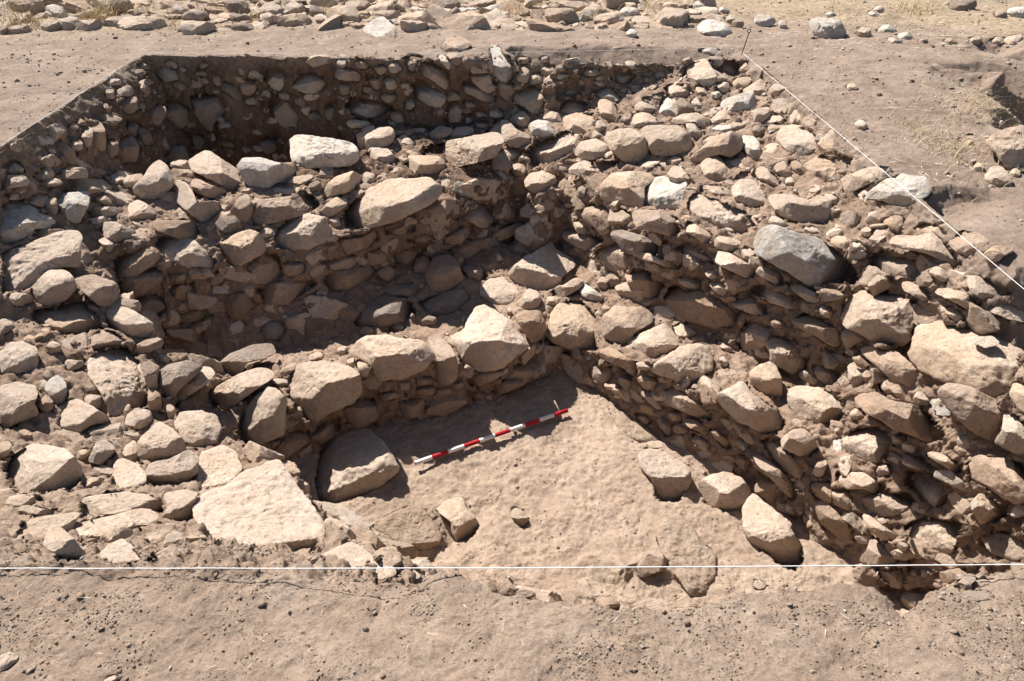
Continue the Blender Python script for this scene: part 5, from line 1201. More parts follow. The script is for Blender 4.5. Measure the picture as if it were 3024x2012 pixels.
2193,1500 2224,1455 2251,1480 2302,1518 2338,1543 2336,1561 2370,1616 2373,1670 2353,1690 2316,1684 2268,1643 2221,1606 2197,1572 2193,1541|0.72,0.75|t|rock|R|large pale-crested rock on the floor, below the round boulder at the near right
2350,1500 2373,1500 2373,1512 2360,1524|0.5,0.5|t|-|R|
2370,1517 2384,1516 2392,1555 2373,1544|0.2,0.2|t|-|R|
1920,1086 1957,1057 2012,1023 2059,1013 2093,1020 2107,1064 2103,1095 2076,1105 2056,1152 2025,1152 1984,1118 1930,1103|0.75,0.82|t|slab|R|rippled slab on the ledge, bright top jutting over the dark floor corner
2117,1169 2147,1149 2188,1127 2205,1129 2212,1156 2263,1193 2310,1230 2331,1258 2320,1278 2263,1285 2178,1244 2127,1196|0.3,0.8|t|slab|R|long triangular slab on the ledge with a cracked top
2215,1101 2246,1078 2276,1071 2290,1084 2307,1122 2307,1173 2283,1176 2256,1159 2222,1135|0.5,0.5|t|stone|R|knobbly pale stone leaning behind the long triangular ledge slab
2324,1149 2360,1139 2414,1144 2462,1159 2492,1183 2497,1220 2496,1237 2462,1258 2414,1251 2363,1237 2329,1207|0.58,0.5|t|block|R|loaf-shaped block with a clean bright top on the ledge
2309,1295 2343,1271 2373,1268 2401,1291 2411,1315 2417,1329 2401,1349 2360,1346 2312,1322|0.55,0.55|t|stone|R|jagged broken stone on the ledge's brink directly below the loaf block
2485,1291 2529,1264 2597,1258 2625,1271 2635,1308 2621,1349 2577,1366 2536,1356 2496,1329|0.6,0.65|t|stone|R|turtle-shaped stone on the ledge, over a dark hollow, right of the broken stone
2635,1285 2652,1275 2682,1298 2679,1308 2652,1319 2636,1308|0.5,0.5|t|-|R|
2509,1220 2526,1205 2550,1227 2546,1242 2513,1237|0.5,0.5|t|-|R|
2401,1390 2417,1363 2441,1356 2441,1376 2428,1407 2407,1407|0.5,0.5|t|-|R|
2489,1034 2506,1017 2529,1017 2543,1030 2540,1050 2519,1057 2499,1044|0.7,0.7|t|-|R|
2506,1081 2529,1069 2560,1074 2577,1098 2580,1115 2550,1135 2523,1149 2506,1115|0.6,0.6|t|stone|R|sunlit lumpy stone at the stepped wall's foot above the leaning slab
2601,1132 2611,1122 2638,1139 2645,1156 2628,1169 2604,1149|0.5,0.5|t|-|R|
2696,1179 2709,1156 2726,1159 2757,1196 2747,1200 2699,1193|0.5,0.5|t|-|R|
2260,1017 2272,993 2292,986 2322,1000 2346,1023 2363,1054 2387,1067 2387,1091 2360,1105 2333,1101 2275,1067 2275,1040|0.5,0.5|t|stone|R|hunched half-lit stone at the back of the ledge
2336,1003 2346,996 2377,1010 2397,1023 2370,1027|0.7,0.7|t|-|R|
2417,1027 2431,1020 2506,1061 2502,1078 2468,1067|0.2,0.2|b|-|R|
2397,1078 2428,1078 2479,1101 2479,1129 2441,1135 2407,1115|0.3,0.3|b|stone|R|mid-sized brown stone, nearest one above the loaf block on the ledge
2523,1183 2546,1163 2594,1159 2611,1176 2648,1186 2699,1196 2754,1230 2794,1285 2794,1305 2750,1315 2682,1281 2635,1268 2601,1242 2557,1220|0.15,0.3|b|stone|R|long leaning slab at the stepped wall's foot, flat brown face behind the turtle-shaped stone
2543,1037 2563,1023 2648,1040 2672,1061 2720,1098 2709,1129 2675,1142 2631,1118 2577,1071|0.25,0.25|b|stone|R|rough brown stone in the stepped wall below the massive rounded boulder
2682,1044 2699,1006 2709,966 2774,949 2855,969 2947,996 3024,1037 3018,1101 2984,1166 2947,1181 2903,1166 2821,1132 2781,1129 2723,1095 2692,1064|0.5,0.65|t|boulder|R|enormous boulder at the right, a thin flat stone lying on top
2864,1005 2889,996 2930,993 2954,1015 2910,1028|0.9,0.9|t|stone|R|thin flat stone lying on top of the enormous boulder at the right
2774,1163 2801,1139 2869,1149 2937,1186 2964,1217 2957,1275 2937,1305 2869,1268 2815,1217|0,0|b|stone|R|plain brown slab face directly under the enormous boulder at the right
2937,1305 2961,1271 2967,1220 2988,1224 3032,1244 3032,1353 2981,1329|0.35,0.35|t|stone|R|sunlit stone at the right picture edge beside the plain brown slab
2981,1163 2995,1132 3024,1115 3039,1139 3032,1224 3001,1203|0.2,0.2|t|stone|R|mid-sized upright tan stone, nearest one right of the plain brown slab under the enormous boulder
2855,1393 2859,1356 2903,1341 3024,1363 3039,1427 3024,1488 2984,1482 2923,1448 2866,1417|0.35,0.35|b|rock|R|wide rough rock at the right picture edge, half in shadow, below the brown slab
2733,1336 2767,1336 2801,1349 2845,1376 2842,1397 2815,1393 2757,1359|0.4,0.4|t|stone|R|mid-sized tan stone nearest above and right of the smooth tilted stone at the lower right
2815,1322 2835,1315 2859,1339 2835,1349|0.3,0.3|b|-|R|
2669,1414 2682,1387 2709,1393 2754,1390 2784,1414 2804,1461 2801,1488 2774,1499 2726,1478 2699,1448 2675,1431|0.85,0.85|t|stone|R|smooth tilted oval slab low on the right slope
2618,1359 2625,1329 2662,1339 2672,1363 2648,1370|0.6,0.6|t|-|R|
2662,1370 2675,1346 2726,1349 2757,1380 2754,1392 2699,1381|0.9,0.9|t|stone|R|mid-sized long tan stone, nearest one below the leaning wall slab
2587,1393 2604,1366 2631,1370 2631,1397 2597,1409|0.6,0.6|t|-|R|
2462,1400 2475,1390 2519,1397 2550,1397 2591,1420 2635,1451 2625,1468 2584,1461 2553,1444 2506,1444 2468,1420|0.7,0.7|t|stone|R|rough shelf-like stone at the ledge's near end, left of the smooth tilted oval slab
2540,1468 2584,1461 2631,1458 2689,1451 2713,1482 2665,1516 2608,1529 2563,1519|0.6,0.6|b|stone|R|large long brown stone, nearest one below and right of the rough shelf stone
2451,1454 2468,1441 2506,1444 2519,1482 2509,1509 2462,1488|0.5,0.5|t|stone|R|mid-sized tan stone, nearest one below and left of the rough shelf stone
2394,1424 2455,1417 2451,1482 2428,1485 2397,1461|0.05,0.05|b|stone|R|mid-sized brown stone, nearest one left of the rough shelf stone
2662,1565 2682,1541 2733,1526 2774,1534 2828,1531 2845,1551 2832,1585 2815,1623 2798,1643 2754,1616 2706,1606|0.5,0.5|t|stone|R|rugged rock just above the near string at the lower right
2648,1609 2665,1595 2681,1612 2675,1629 2652,1623|0.5,0.5|t|-|R|
2866,1490 2893,1460 2920,1466 2978,1507 2978,1524 2937,1544 2899,1551 2879,1517|0.5,0.5|t|stone|R|spiky broken stone at the lower right above a dark gap
2543,1517 2563,1521 2618,1561 2662,1592 2645,1599 2601,1592 2567,1565|0.5,0.5|t|stone|R|mid-sized tan stone, nearest one below the rough shelf stone
2536,1657 2563,1623 2574,1585 2591,1602 2662,1663 2658,1670 2591,1670|0.15,0.15|b|stone|R|mid-sized brown stone, second one above and left of the bright stone beside the deep corner
2407,1497 2434,1480 2468,1511 2516,1575 2519,1606 2499,1612 2462,1575 2428,1548|0,0|b|stone|R|mid-sized brown stone, nearest one right of the large rock at the floor's near right
2587,1680 2665,1677 2675,1711 2658,1738 2631,1731 2597,1704|0,0|b|stone|R|mid-sized brown stone, nearest one above and left of the bright stone beside the deep corner
2774,1690 2852,1677 2859,1701 2828,1718 2781,1724|0,0|b|stone|R|mid-sized brown stone, nearest one above and right of the bright stone beside the deep corner
2899,1582 2954,1575 3018,1595 3032,1643 2988,1657 2923,1629|0.95,0.95|e|stone|R|mid-sized dusty stone, nearest one below and right of the spiky stone at the lower right
2244,1298 2261,1291 2312,1325 2367,1376 2363,1404 2343,1407 2285,1353|0,0|b|stone|R|mid-sized brown stone, nearest one below and left of the broken stone below the loaf block
2224,1339 2251,1346 2322,1407 2356,1461 2350,1482 2319,1454 2244,1380|0,0|b|stone|R|mid-sized brown stone, nearest one right of the round boulder on the floor
1774,1037 1808,1030 1842,1050 1883,1081 1886,1105 1872,1112 1845,1088 1781,1061|0,0|b|stone|N|mid-sized brown stone, nearest one below the second ledge stone
1883,1122 1900,1108 1933,1112 1947,1132 1933,1152 1903,1146|0,0|b|stone|N|small brown stone, nearest one below the sunlit trapezoid stone on the ledge
1883,1135 1893,1132 1927,1169 1962,1210 1954,1215 1913,1186 1889,1156|0,0|b|stone|N|thin slanting stone blade in the ledge's dark face
1740,1088 1760,1081 1804,1084 1816,1108 1808,1125 1774,1130 1743,1118|0.3,0.3|b|stone|N|rounded stone with one bright fleck in the floor's dark far corner
1825,1118 1838,1105 1866,1118 1859,1156 1835,1139|0,0|d|-|N|
1954,1149 1991,1149 2059,1186 2103,1224 2103,1244 2042,1224 1984,1200 1961,1183|0,0|b|stone|R|long brown stone in the ledge's shaded face under the rippled slab
1871,1220 1889,1217 1930,1244 1923,1261 1889,1241|0.3,0.3|b|-|N|
1937,1230 1971,1237 1988,1281 1974,1288 1947,1258|0.2,0.2|d|-|N|
1988,1261 2015,1251 2034,1271 2025,1281 1991,1278|0.1,0.1|b|-|R|
2039,1275 2093,1302 2100,1319 2076,1332 2045,1302|0,0|b|-|R|
2015,1237 2059,1244 2093,1271 2090,1285 2039,1264|0,0|b|-|R|
2090,1258 2127,1281 2164,1319 2161,1332 2113,1295|0,0|b|-|R|
2164,1346 2188,1339 2225,1366 2202,1393 2178,1373|0,0|d|-|R|
1974,1220 2015,1224 2015,1247 1984,1241|0,0|b|-|N|
2195,1312 2229,1332 2282,1393 2280,1424 2229,1376|0,0|b|stone|R|mid-sized brown stone, nearest one above and right of the round boulder on the floor
1482,1129 1550,1054 1597,1044 1601,1074 1550,1132 1482,1163|0,0|b|stone|N|mid-sized brown stone nearest below and right of the craggy peaked boulder of the low wall
2107,1006 2117,1003 2164,1034 2174,1050 2147,1040|0.6,0.6|t|-|R|
2124,1061 2137,1050 2151,1078 2141,1084 2124,1071|0.4,0.4|t|-|R|
384,1044 407,1017 451,993 482,1006 482,1020 441,1040 401,1050|0.5,0.5|b|stone|R|mid-sized brown stone, nearest one below and right of the stone on the passage's left end
414,1081 441,1067 468,1084 465,1152 441,1132|0.1,0.1|b|stone|N|small upright brown stone, nearest one left of the dark rock in the hole
645,1078 679,1047 747,1020 800,1017 815,1047 726,1074 713,1112 665,1112|0.6,0.6|d|stone|N|large dark stone, nearest one above the long bar stone on the low wall
720,1078 743,1054 777,1049 791,1054 764,1074 723,1098|0.6,0.6|t|-|N|
468,1101 502,1078 557,1067 601,1084 530,1149 509,1183 479,1176|0.4,0.4|d|stone|N|dark shaded rock down in the hole at the low wall's left end
0,1935 31,1925 54,1935 48,1955 27,1972 0,1981|0.8,0.8|t|stone|N|rounded stone in the near left corner of the foreground earth
75,1982 98,1965 109,1969 81,1998|0.6,0.6|t|-|N|
312,2003 339,1993 350,2006 346,2023 305,2023|0.7,0.7|t|-|N|
""".strip().split('\n')
LABELS = [s.split('|') for s in STONES]
GROUPS = {'B': 'stones scattered behind and beside the trench', 'P': 'stones in the faces of the deep pit', 'R': 'stones of the rubble field and walls', 'N': 'stones of the near left and the floor'}
small = {}
sock = []
for k, rec in enumerate(LABELS):
    pl = np.array([float(x) for x in rec[0].replace(',', ' ').split()]).reshape(-1, 2)
    rl, rr, *tl = (float(x) for x in rec[1].split(','))
    res = make_stone(pl, rl, rr, k + 1, tilt=tl[0] if tl else None)
    if res is None: continue
    vs, ts, Q, sz = res
    sock.append((pl, np.linalg.norm(Q - CAMP), sz))
    if rec[3] == '-':
        small.setdefault(rec[2], []).append((vs, ts))
        continue
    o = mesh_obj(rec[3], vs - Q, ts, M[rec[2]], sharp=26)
    o.location = Q
    tag(o, rec[5], rec[3].replace('_', ' '), GROUPS[rec[4]])
# every stone sits in its own socket in the earth
su, sv, sdep = project(GV)
sdist = np.linalg.norm(GV - CAMP, axis=1)
sray = (GV - CAMP) / sdist[:, None]
push = np.zeros(len(GV))
for pl, tq, sz in sock:
    lo, hi = pl.min(0), pl.max(0)
    k = np.where((su > lo[0]) & (su < hi[0]) & (sv > lo[1]) & (sv < hi[1]) & (sdist > tq - 1.5 * sz) & (sdist < tq + 2.2 * sz))[0]
    if not len(k): continue
    c = pl.mean(0)
    q = (np.stack([su[k], sv[k]], 1) - c) / 0.94 + c
    ins_ = np.zeros(len(k), bool)
    for (x0, y0), (x1, y1) in zip(pl, np.roll(pl, -1, 0)):
        cr = (y0 > q[:, 1]) != (y1 > q[:, 1])
        xx = x0 + (q[:, 1] - y0) * (x1 - x0) / (y1 - y0 if abs(y1 - y0) > 1e-9 else 1e-9)
        ins_ ^= cr & (q[:, 0] < xx)
    k = k[ins_]
    push[k] = np.maximum(push[k], np.maximum(tq + 0.45 * sz - sdist[k], 0.5 * sz))
GV = GV + sray * push[:, None]
ground.data.vertices.foreach_set('co', GV.astype(np.float32).ravel())
ground.data.update()
BVH2 = BVHTree.FromPolygons(GV.tolist(), GT.tolist())

# ---------------------------------------------------------------- rubble, gravel
def ico(n):
    import bmesh
    bm = bmesh.new(); bmesh.ops.create_icosphere(bm, subdivisions=n, radius=1)
    v = np.array([p.co[:] for p in bm.verts]); f = np.array([[q.index for q in p.verts] for p in bm.faces])
    bm.free(); return v, f

def templates(n, count, cuts, seed):
    v0, f0 = ico(n)
    out = []
    for k in range(count):
        rs = np.random.default_rng(seed + k)
        v = v0.copy()
        for c in range(cuts):
            q = rs.normal(size=3); q /= np.linalg.norm(q)
            h = rs.uniform(0.30, 0.75)
            s = v @ q
            v = v - np.maximum(s - h, 0)[:, None] * q
        v += v * (0.10 * fbm(v * 1.6 + k, 3, seed + k))[:, None]
        out.append(v)
    return out, f0

tri_c = GV[GT].mean(1)
tri_n = np.cross(GV[GT[:, 1]] - GV[GT[:, 0]], GV[GT[:, 2]] - GV[GT[:, 0]])
tri_a = np.linalg.norm(tri_n, axis=1) / 2
tu, tv, tdep = project(tri_c)
vis = (tdep > 0.3) & (tu > -120) & (tu < 3150) & (tv > -80) & (tv < 2100)
t_in = in_square(tri_c[:, 0], tri_c[:, 1])

def scatter(name, dens, size_fn, tmpl, faces, mats, seed, label, sink=0.25, flat=(0.35, 0.8), mix_w=None):
    rs = np.random.default_rng(seed)
    lam = tri_a * dens * vis
    cnt = rs.poisson(np.clip(lam, 0, 50))
    idx = np.repeat(np.arange(len(cnt)), cnt)
    n = len(idx)
    uvw = rs.dirichlet((1, 1, 1), n)
    P = (GV[GT[idx]] * uvw[..., None]).sum(1)
    nn = tri_n[idx] / np.maximum(np.linalg.norm(tri_n[idx], axis=1), 1e-12)[:, None]
    s = size_fn(rs, n, P)
    nv = len(tmpl[0])
    Vt = np.array(tmpl)[rs.integers(0, len(tmpl), n)]
    sc = np.stack([rs.uniform(0.75, 1.35, n), rs.uniform(0.7, 1.1, n), rs.uniform(flat[0], flat[1], n)], 1) * s[:, None]
    Vt = Vt * sc[:, None, :]
    ang = rs.uniform(0, 2 * np.pi, n)
    t1 = np.cross(nn, rs.normal(size=(n, 3))); t1 /= np.linalg.norm(t1, axis=1)[:, None]
    t2 = np.cross(nn, t1)
    nt_ = nn + 0.35 * rs.normal(size=(n, 3)); nt_ /= np.linalg.norm(nt_, axis=1)[:, None]
    t1 = np.cross(t2, nt_); t1 /= np.linalg.norm(t1, axis=1)[:, None]
    t2 = np.cross(nt_, t1)
    X = Vt[..., 0:1] * t1[:, None] + Vt[..., 1:2] * t2[:, None] + Vt[..., 2:3] * nt_[:, None]
    X += (P + nn * (sc[:, 2] * (0.5 - sink))[:, None])[:, None]
    Fc = faces[None] + (np.arange(n) * nv)[:, None, None]
    mi_ = rs.choice(len(mats), n, p=mix_w)
    o = mesh_obj(name, X.reshape(-1, 3), Fc.reshape(-1, 3), mats=mats, mi=np.repeat(mi_, len(faces)).astype(np.int32), smooth=False)
    tag(o, label, 'stones', kind='stuff')
    return n


# ---------------------------------------------------------------- stones packed between the larger ones
def block_templates(n, count, seed):
    v0, f0 = ico(n)
    v0 = v0 / np.linalg.norm(v0, axis=1)[:, None]
    out = []
    for k in range(count):
        rs = np.random.default_rng(seed + k)
        pl_ = []
        for ax, h in ((0, 1.0), (1, rs.uniform(.55, .9)), (2, rs.uniform(.5, .85))):
            for sg in (-1, 1):
                n_ = np.zeros(3); n_[ax] = sg
                n_ += rs.normal(size=3) * 0.2; n_ /= np.linalg.norm(n_)
                pl_.append((n_, h * rs.uniform(.8, 1.05)))
        for c in range(9):
            n_ = rs.normal(size=3); n_ /= np.linalg.norm(n_)
            pl_.append((n_, rs.uniform(0.68, 0.95)))
        rad = np.full(len(v0), 9.0)
        for n_, h in pl_:
            dn = v0 @ n_
            rad = np.where(dn > 1e-3, np.minimum(rad, h / np.maximum(dn, 1e-3)), rad)
        v = v0 * np.minimum(rad, 1.5)[:, None]
        v = v + v0 * (0.05 * fbm(v * 2.4 + k, 4, seed + k, 0.6))[:, None]
        out.append(v)
    return out, f0

from mathutils.kdtree import KDTree
kp = np.where(push > 0)[0]
kd = KDTree(len(kp))
for q, k in enumerate(kp): kd.insert(V[k], q)
kd.balance()
ta = V[T].mean(1)
tcr = np.cross(V[T[:, 1]] - V[T[:, 0]], V[T[:, 2]] - V[T[:, 0]])
tar = np.linalg.norm(tcr, axis=1) / 2
tvn = smooth_normals(V, T, 6)[T].mean(1); tvn /= np.linalg.norm(tvn, axis=1)[:, None]
pu, pv, pd_ = project(ta)
pvis = (pd_ > .3) & (pu > -60) & (pu < 3090) & (pv > -40) & (pv < 1760)
pin = in_square(ta[:, 0], ta[:, 1])
pfl = (ta[:, 2] < -1.22) & (ta[:, 1] < 3.45) & (tvn[:, 2] > .6)
face_m = pvis & (pin > 0.0) & (ta[:, 2] < -.07) & (tvn[:, 2] < .72) & (ta[:, 1] > 1.75)
back_m = face_m & (ta[:, 1] > 4.7) & ((ta[:, 1] > 5.6) | (ta[:, 0] < -2.55))
field_m = pvis & (pin > .05) & ~face_m & ~pfl & (ta[:, 1] > 1.7) & ~((ta[:, 1] < 2.5) & (ta[:, 0] < 0.2))
left_m = pvis & (pin > .05) & ~face_m & ~pfl & (ta[:, 1] < 2.5) & (ta[:, 0] < 0.2) & (ta[:, 1] > 1.25)
row_m = pvis & (ta[:, 1] > 7.0) & (ta[:, 0] < 2.1) & (ta[:, 1] < 9.6)
wall_m = face_m & ~back_m
pnz = fbm(ta * 2.2, 2, 61)
pas = (ta[:, 2] < -.98) & (ta[:, 1] > 3.1)
field_m &= ~pas
jobs = [(wall_m, (.115, .095, .078, .06, .045), (1500, 2500, 4500, 6500, 7000), .84),
        (field_m & (pnz < .55), (.11, .085, .065, .045), (500, 900, 1200, 1300), 1.08),
        (back_m, (.075, .055, .040, .028), (70, 120, 220, 320), 1.55),
        (left_m, (.06, .04, .028), (60, 120, 220), 1.3),
        (row_m, (.19, .15, .11, .08, .055), (900, 1400, 2200, 3000, 3500), .72)]
bt, btf = block_templates(4, 22, 900)
bt3, btf3 = block_templates(3, 22, 900)
prs = np.random.default_rng(21)
PP, PRr, PN = np.zeros((0, 3)), np.zeros(0), np.zeros((0, 3))
packed = []
for mask, radii, tries, tight in jobs:
    ids = np.where(mask)[0]
    pw = tar[ids] / tar[ids].sum()
    for rd_, nt_try in zip(radii, tries):
        pick = prs.choice(ids, nt_try, p=pw)
        bc = prs.dirichlet((1, 1, 1), nt_try)
        Pc = (V[T[pick]] * bc[..., None]).sum(1)
        for q, tid in enumerate(pick):
            p = Pc[q]; rq = rd_ * prs.uniform(.85, 1.15)
            near_ = kd.find(p)
            if near_[0] is not None and near_[2] < rq * 0.82: continue
            if len(PP):
                dd_ = np.linalg.norm(PP - p, axis=1)
                if (dd_ < tight * 0.92 * (PRr + rq)).any(): continue
            PP = np.vstack([PP, p]); PRr = np.append(PRr, rq)
            packed.append((p, tvn[tid], rq))
print('packed', len(packed))
for p, n_, rq in packed:
    k = prs.integers(0, len(bt))
    big_ = rq / np.linalg.norm(p - CAMP) * 687 > 9
    v = (bt if big_ else bt3)[k].copy(); f_ = btf if big_ else btf3
    steep_ = n_[2] < .75
    if steep_:
        t1 = np.cross([0, 0, 1.0], n_); t1 /= np.linalg.norm(t1)
        a_ = prs.normal() * 0.22
    else:
        t1 = np.cross(n_, prs.normal(size=3)); t1 /= np.linalg.norm(t1); a_ = 0
    t2 = np.cross(n_, t1)
    t1, t2 = t1 * math.cos(a_) + t2 * math.sin(a_), -t1 * math.sin(a_) + t2 * math.cos(a_)
    n2_ = n_ + 0.16 * prs.normal(size=3); n2_ /= np.linalg.norm(n2_)
    sx, sy, sz = (rq * prs.uniform(1.1, 1.4), rq * prs.uniform(.85, 1.1), rq * prs.uniform(.8, 1.1)) if steep_ else (rq * prs.uniform(1.05, 1.35), rq * prs.uniform(.95, 1.25), rq * prs.uniform(.6, .95) * (1.35 if p[1] > 6.9 else 1))
    X = v[:, :1] * sx * t1 + v[:, 1:2] * sy * t2 + v[:, 2:] * sz * n2_ + p + n_ * (sz * prs.uniform(-.7, -.25))
    small.setdefault('tttteb'[prs.integers(0, 6)] if prs.random() > .04 else 'w', []).append((X, f_))

allv, allt, mi, off = [], [], [], 0
keys = 'twbde'
for key, lst in small.items():
    for vs, ts in lst:
        allv.append(vs); allt.append(ts + off); off += len(vs)
        mi.append(np.full(len(ts), keys.index(key)))
if allv:
    o = mesh_obj('small_stones', np.vstack(allv), np.vstack(allt), mats=[M[k] for k in keys], mi=np.concatenate(mi).astype(np.int32), sharp=24)
    tag(o, 'small stones filling the gaps between the larger ones', 'stones', kind='stuff')

tm, tf = templates(2, 18, 15, 100)
tg, gf = templates(1, 10, 4, 300)
zz = tri_c[:, 2]
nz = tri_n[:, 2] / np.maximum(2 * tri_a, 1e-12)
fl = (zz < -1.25) & (tri_c[:, 1] < 3.5) & (nz > 0.6)
inside = t_in > 0.03
clump = np.clip(0.75 + 1.1 * fbm(tri_c * 3.0, 3, 77), 0.05, 2.5)
dens = np.where(inside, np.where(fl, 3.0, 26.0), 0.0)
dens = np.where(inside & (tri_c[:, 1] < 1.9) & (tri_c[:, 0] < 0), 14.0, dens)
dens = np.where(inside & (nz < 0.55), 14.0, dens)
dens = np.where(inside & (tri_c[:, 1] > 4.9) & (tri_c[:, 0] > -0.3), 80.0, dens)
backrow = (tri_c[:, 1] > 6.95 + 0.05 * np.abs(tri_c[:, 0] + 1.0)) & ~inside
dens = np.where(backrow & (tri_c[:, 0] < 1.8), 22.0, dens)
dens = np.where((tri_c[:, 1] > 6.0) & (tri_c[:, 0] >= 1.8) & ~inside, 12.0, dens)
hole = (tu > 2790) & (tv > 200) & (tv < 580)
dens = np.where(hole, 60.0, dens)
n1 = scatter('rubble', dens * clump, lambda rs, n, P: np.clip(rs.lognormal(math.log(0.019), 0.48, n), 0.007, 0.06) * np.where((P[:, 1] > 6.9) & (P[:, 0] < 1.9), 2.6, 1.0), tm, tf, [M['t'], M['e'], M['w']], 5, 'loose fist-sized and smaller rubble between the stones', 0.2, mix_w=[0.62, 0.3, 0.08])
gd = np.where(inside, np.where(fl, 1500.0, 1100.0), 600.0)
gd = np.where(tri_c[:, 1] < 1.35, 24000.0, gd)
gd = np.where(tri_c[:, 1] > 5.9, 260.0, gd)
gcl = np.clip(0.35 + 1.6 * fbm(tri_c * 9.0, 3, 177), 0.06, 3.0)
n2 = scatter('gravel', gd * gcl, lambda rs, n, P: np.clip(rs.lognormal(math.log(0.0017), 0.6, n), 0.001, 0.016) * np.clip(0.55 + P[:, 1] * 0.45, 0.9, 3.2), tg, gf, [M['e'], M['b'], M['w']], 6, 'fine gravel and earth crumbs scattered over the ground', 0.3, mix_w=[0.72, 0.2, 0.08])
print('rubble', n1, 'gravel', n2, 'terrain', len(GV))

# ---------------------------------------------------------------- tubes: string, pole, stake
def tube(path, rad, seg=8, caps=True):
    path = np.array(path, float)
    n = len(path)
    tg_ = np.gradient(path, axis=0); tg_ /= np.linalg.norm(tg_, axis=1)[:, None]
    ref = np.array([0, 0, 1.0]) if abs(tg_[0][2]) < 0.9 else np.array([1.0, 0, 0])
    vs, fs = [], []
    rad = np.broadcast_to(rad, n)
    for k in range(n):
        s = np.cross(tg_[k], ref); s /= np.linalg.norm(s)
        t = np.cross(s, tg_[k])
        for j in range(seg):
            a = 2 * math.pi * j / seg
            vs.append(path[k] + rad[k] * (math.cos(a) * s + math.sin(a) * t))
    for k in range(n - 1):
        for j in range(seg):
            fs.append((k * seg + j, k * seg + (j + 1) % seg, (k + 1) * seg + (j + 1) % seg, (k + 1) * seg + j))
    if caps:
        fs.append(tuple(range(seg))[::-1]); fs.append(tuple((n - 1) * seg + j for j in range(seg)))
    return np.array(vs), fs

def join(parts):
    vs, fs, o = [], [], 0
    for v, f in parts:
        vs.append(v); fs += [tuple(i + o for i in q) for q in f]; o += len(v)
    return np.vstack(vs), fs

def sag(A, B, n=24, drop=0.0, wob=0.002, seed=1):
    rs = np.random.default_rng(seed)
    t = np.linspace(0, 1, n)[:, None]
    P = A + (B - A) * t
    P[:, 2] -= drop * 4 * (t * (1 - t))[:, 0]
    P[1:-1] += rs.normal(size=(n - 2, 3)) * wob * 0.4
    return P

SR = 0.0012
BL = at(333, 122, 0.02); BR = at(1710, 123, 0.02)
def on_back(u, v):                                    # back string hangs in the upright plane over the back lip
    d_ = ray(u * F, v * F); t = 6.06 / d_[1]; return CAMP + d_ * t
bpath = [BL] + [on_back(*p) for p in ((577, 124.5), (760, 125.8), (950, 124.5), (1030, 122.5), (1200, 120.3), (1420, 116.3), (1600, 110.2), (1650, 110.5))] + [BR]
v, f = tube(bpath, SR)
tag(mesh_obj('string', v, f, M['string']), 'white string stretched along the far edge of the trench', 'string', 'strings marking the square')
R1 = at(2357, 665, 0.05)
v, f = tube(sag(BR, BR + (R1 - BR) * 1.25, 30), SR * 0.82)
tag(mesh_obj('string', v, f, M['string']), 'white string running down the right edge of the trench from the iron stake', 'string', 'strings marking the square')
L1 = at(0, 340, 0.03); BL = at(333, 121, 0.03)
v, f = tube(sag(BL, BL + (L1 - BL) * 1.3, 24) + np.array([0.03, 0, 0.022]), SR * 1.1)
ls = tag(mesh_obj('string', v, f, M['string']), 'white string along the left edge of the deep pit, thin ends hanging', 'string', 'strings marking the square')
def left_face(u, v):
    d_ = ray(u, v); t = (BL[0] + 0.07) / d_[0]; return CAMP + d_ * t
ends = []
for seq in (((965, 655), (958, 700), (962, 750), (1000, 840), (1040, 940), (1090, 1035)), ((1010, 640), (1060, 690), (1120, 745), (1165, 815), (1200, 900))):
    ends.append(tube([left_face(x / 2.946, y / 2.946) for x, y in seq], 0.0009, 6))
v, f = join(ends)
mesh_obj('loose_end', v, f, M['string'], ls)
f0 = at(-700, 1309, 0.013); f1 = at(1178, 1308, 0.010); f2 = at(2357, 1299.5, 0.018)
fp = np.vstack([sag(f0, f1, 20, 0, .0008), sag(f1, f2 + (f2 - f1) * 0.5, 20, 0, .0008)[1:]])
v, f = tube(fp, SR * 0.95, 10)
tag(mesh_obj('string', v, f, M['string']), 'white string stretched across the near edge of the trench', 'string', 'strings marking the square')

# iron stake with an eye
sb = hit(2087 / 2.946 + 1482, 470 / 2.946)[0]
dd = np.linalg.norm(sb - CAMP) / FPX / 2.946
up3 = np.array([0, 0, 1.0]); rt3 = np.array([1.0, 0, 0])
st_top = sb + up3 * (152 * dd) + rt3 * (24 * dd)
st = bpy.data.objects.new('iron_stake', None); COL.objects.link(st); st.location = sb
tag(st, 'thin black iron stake with an eye, at the trench corner right of centre', 'stake')
v, f = tube([sb - up3 * 0.10 - rt3 * 0.012, sb, (sb + st_top) / 2 + rt3 * 0.002, st_top], 0.0042, 8)
mesh_obj('shaft', v - sb, f, M['iron'], st)
rr_ = 12.5 * dd
cc = st_top + up3 * rr_
ring = [cc + rr_ * (math.sin(a) * rt3 + -math.cos(a) * up3) for a in np.linspace(0.15, 2 * math.pi - 0.3, 22)]
v, f = tube(ring, 0.0036, 7)
mesh_obj('eye', v - sb, f, M['iron'], st)
v, f = tube([sb + up3 * 0.006 + 0.006 * np.array([math.cos(a), math.sin(a), 0.004 * a]) for a in np.linspace(0, 12.6, 40)], 0.0014, 6)
mesh_obj('knot', v - sb, f, M['string'], st)

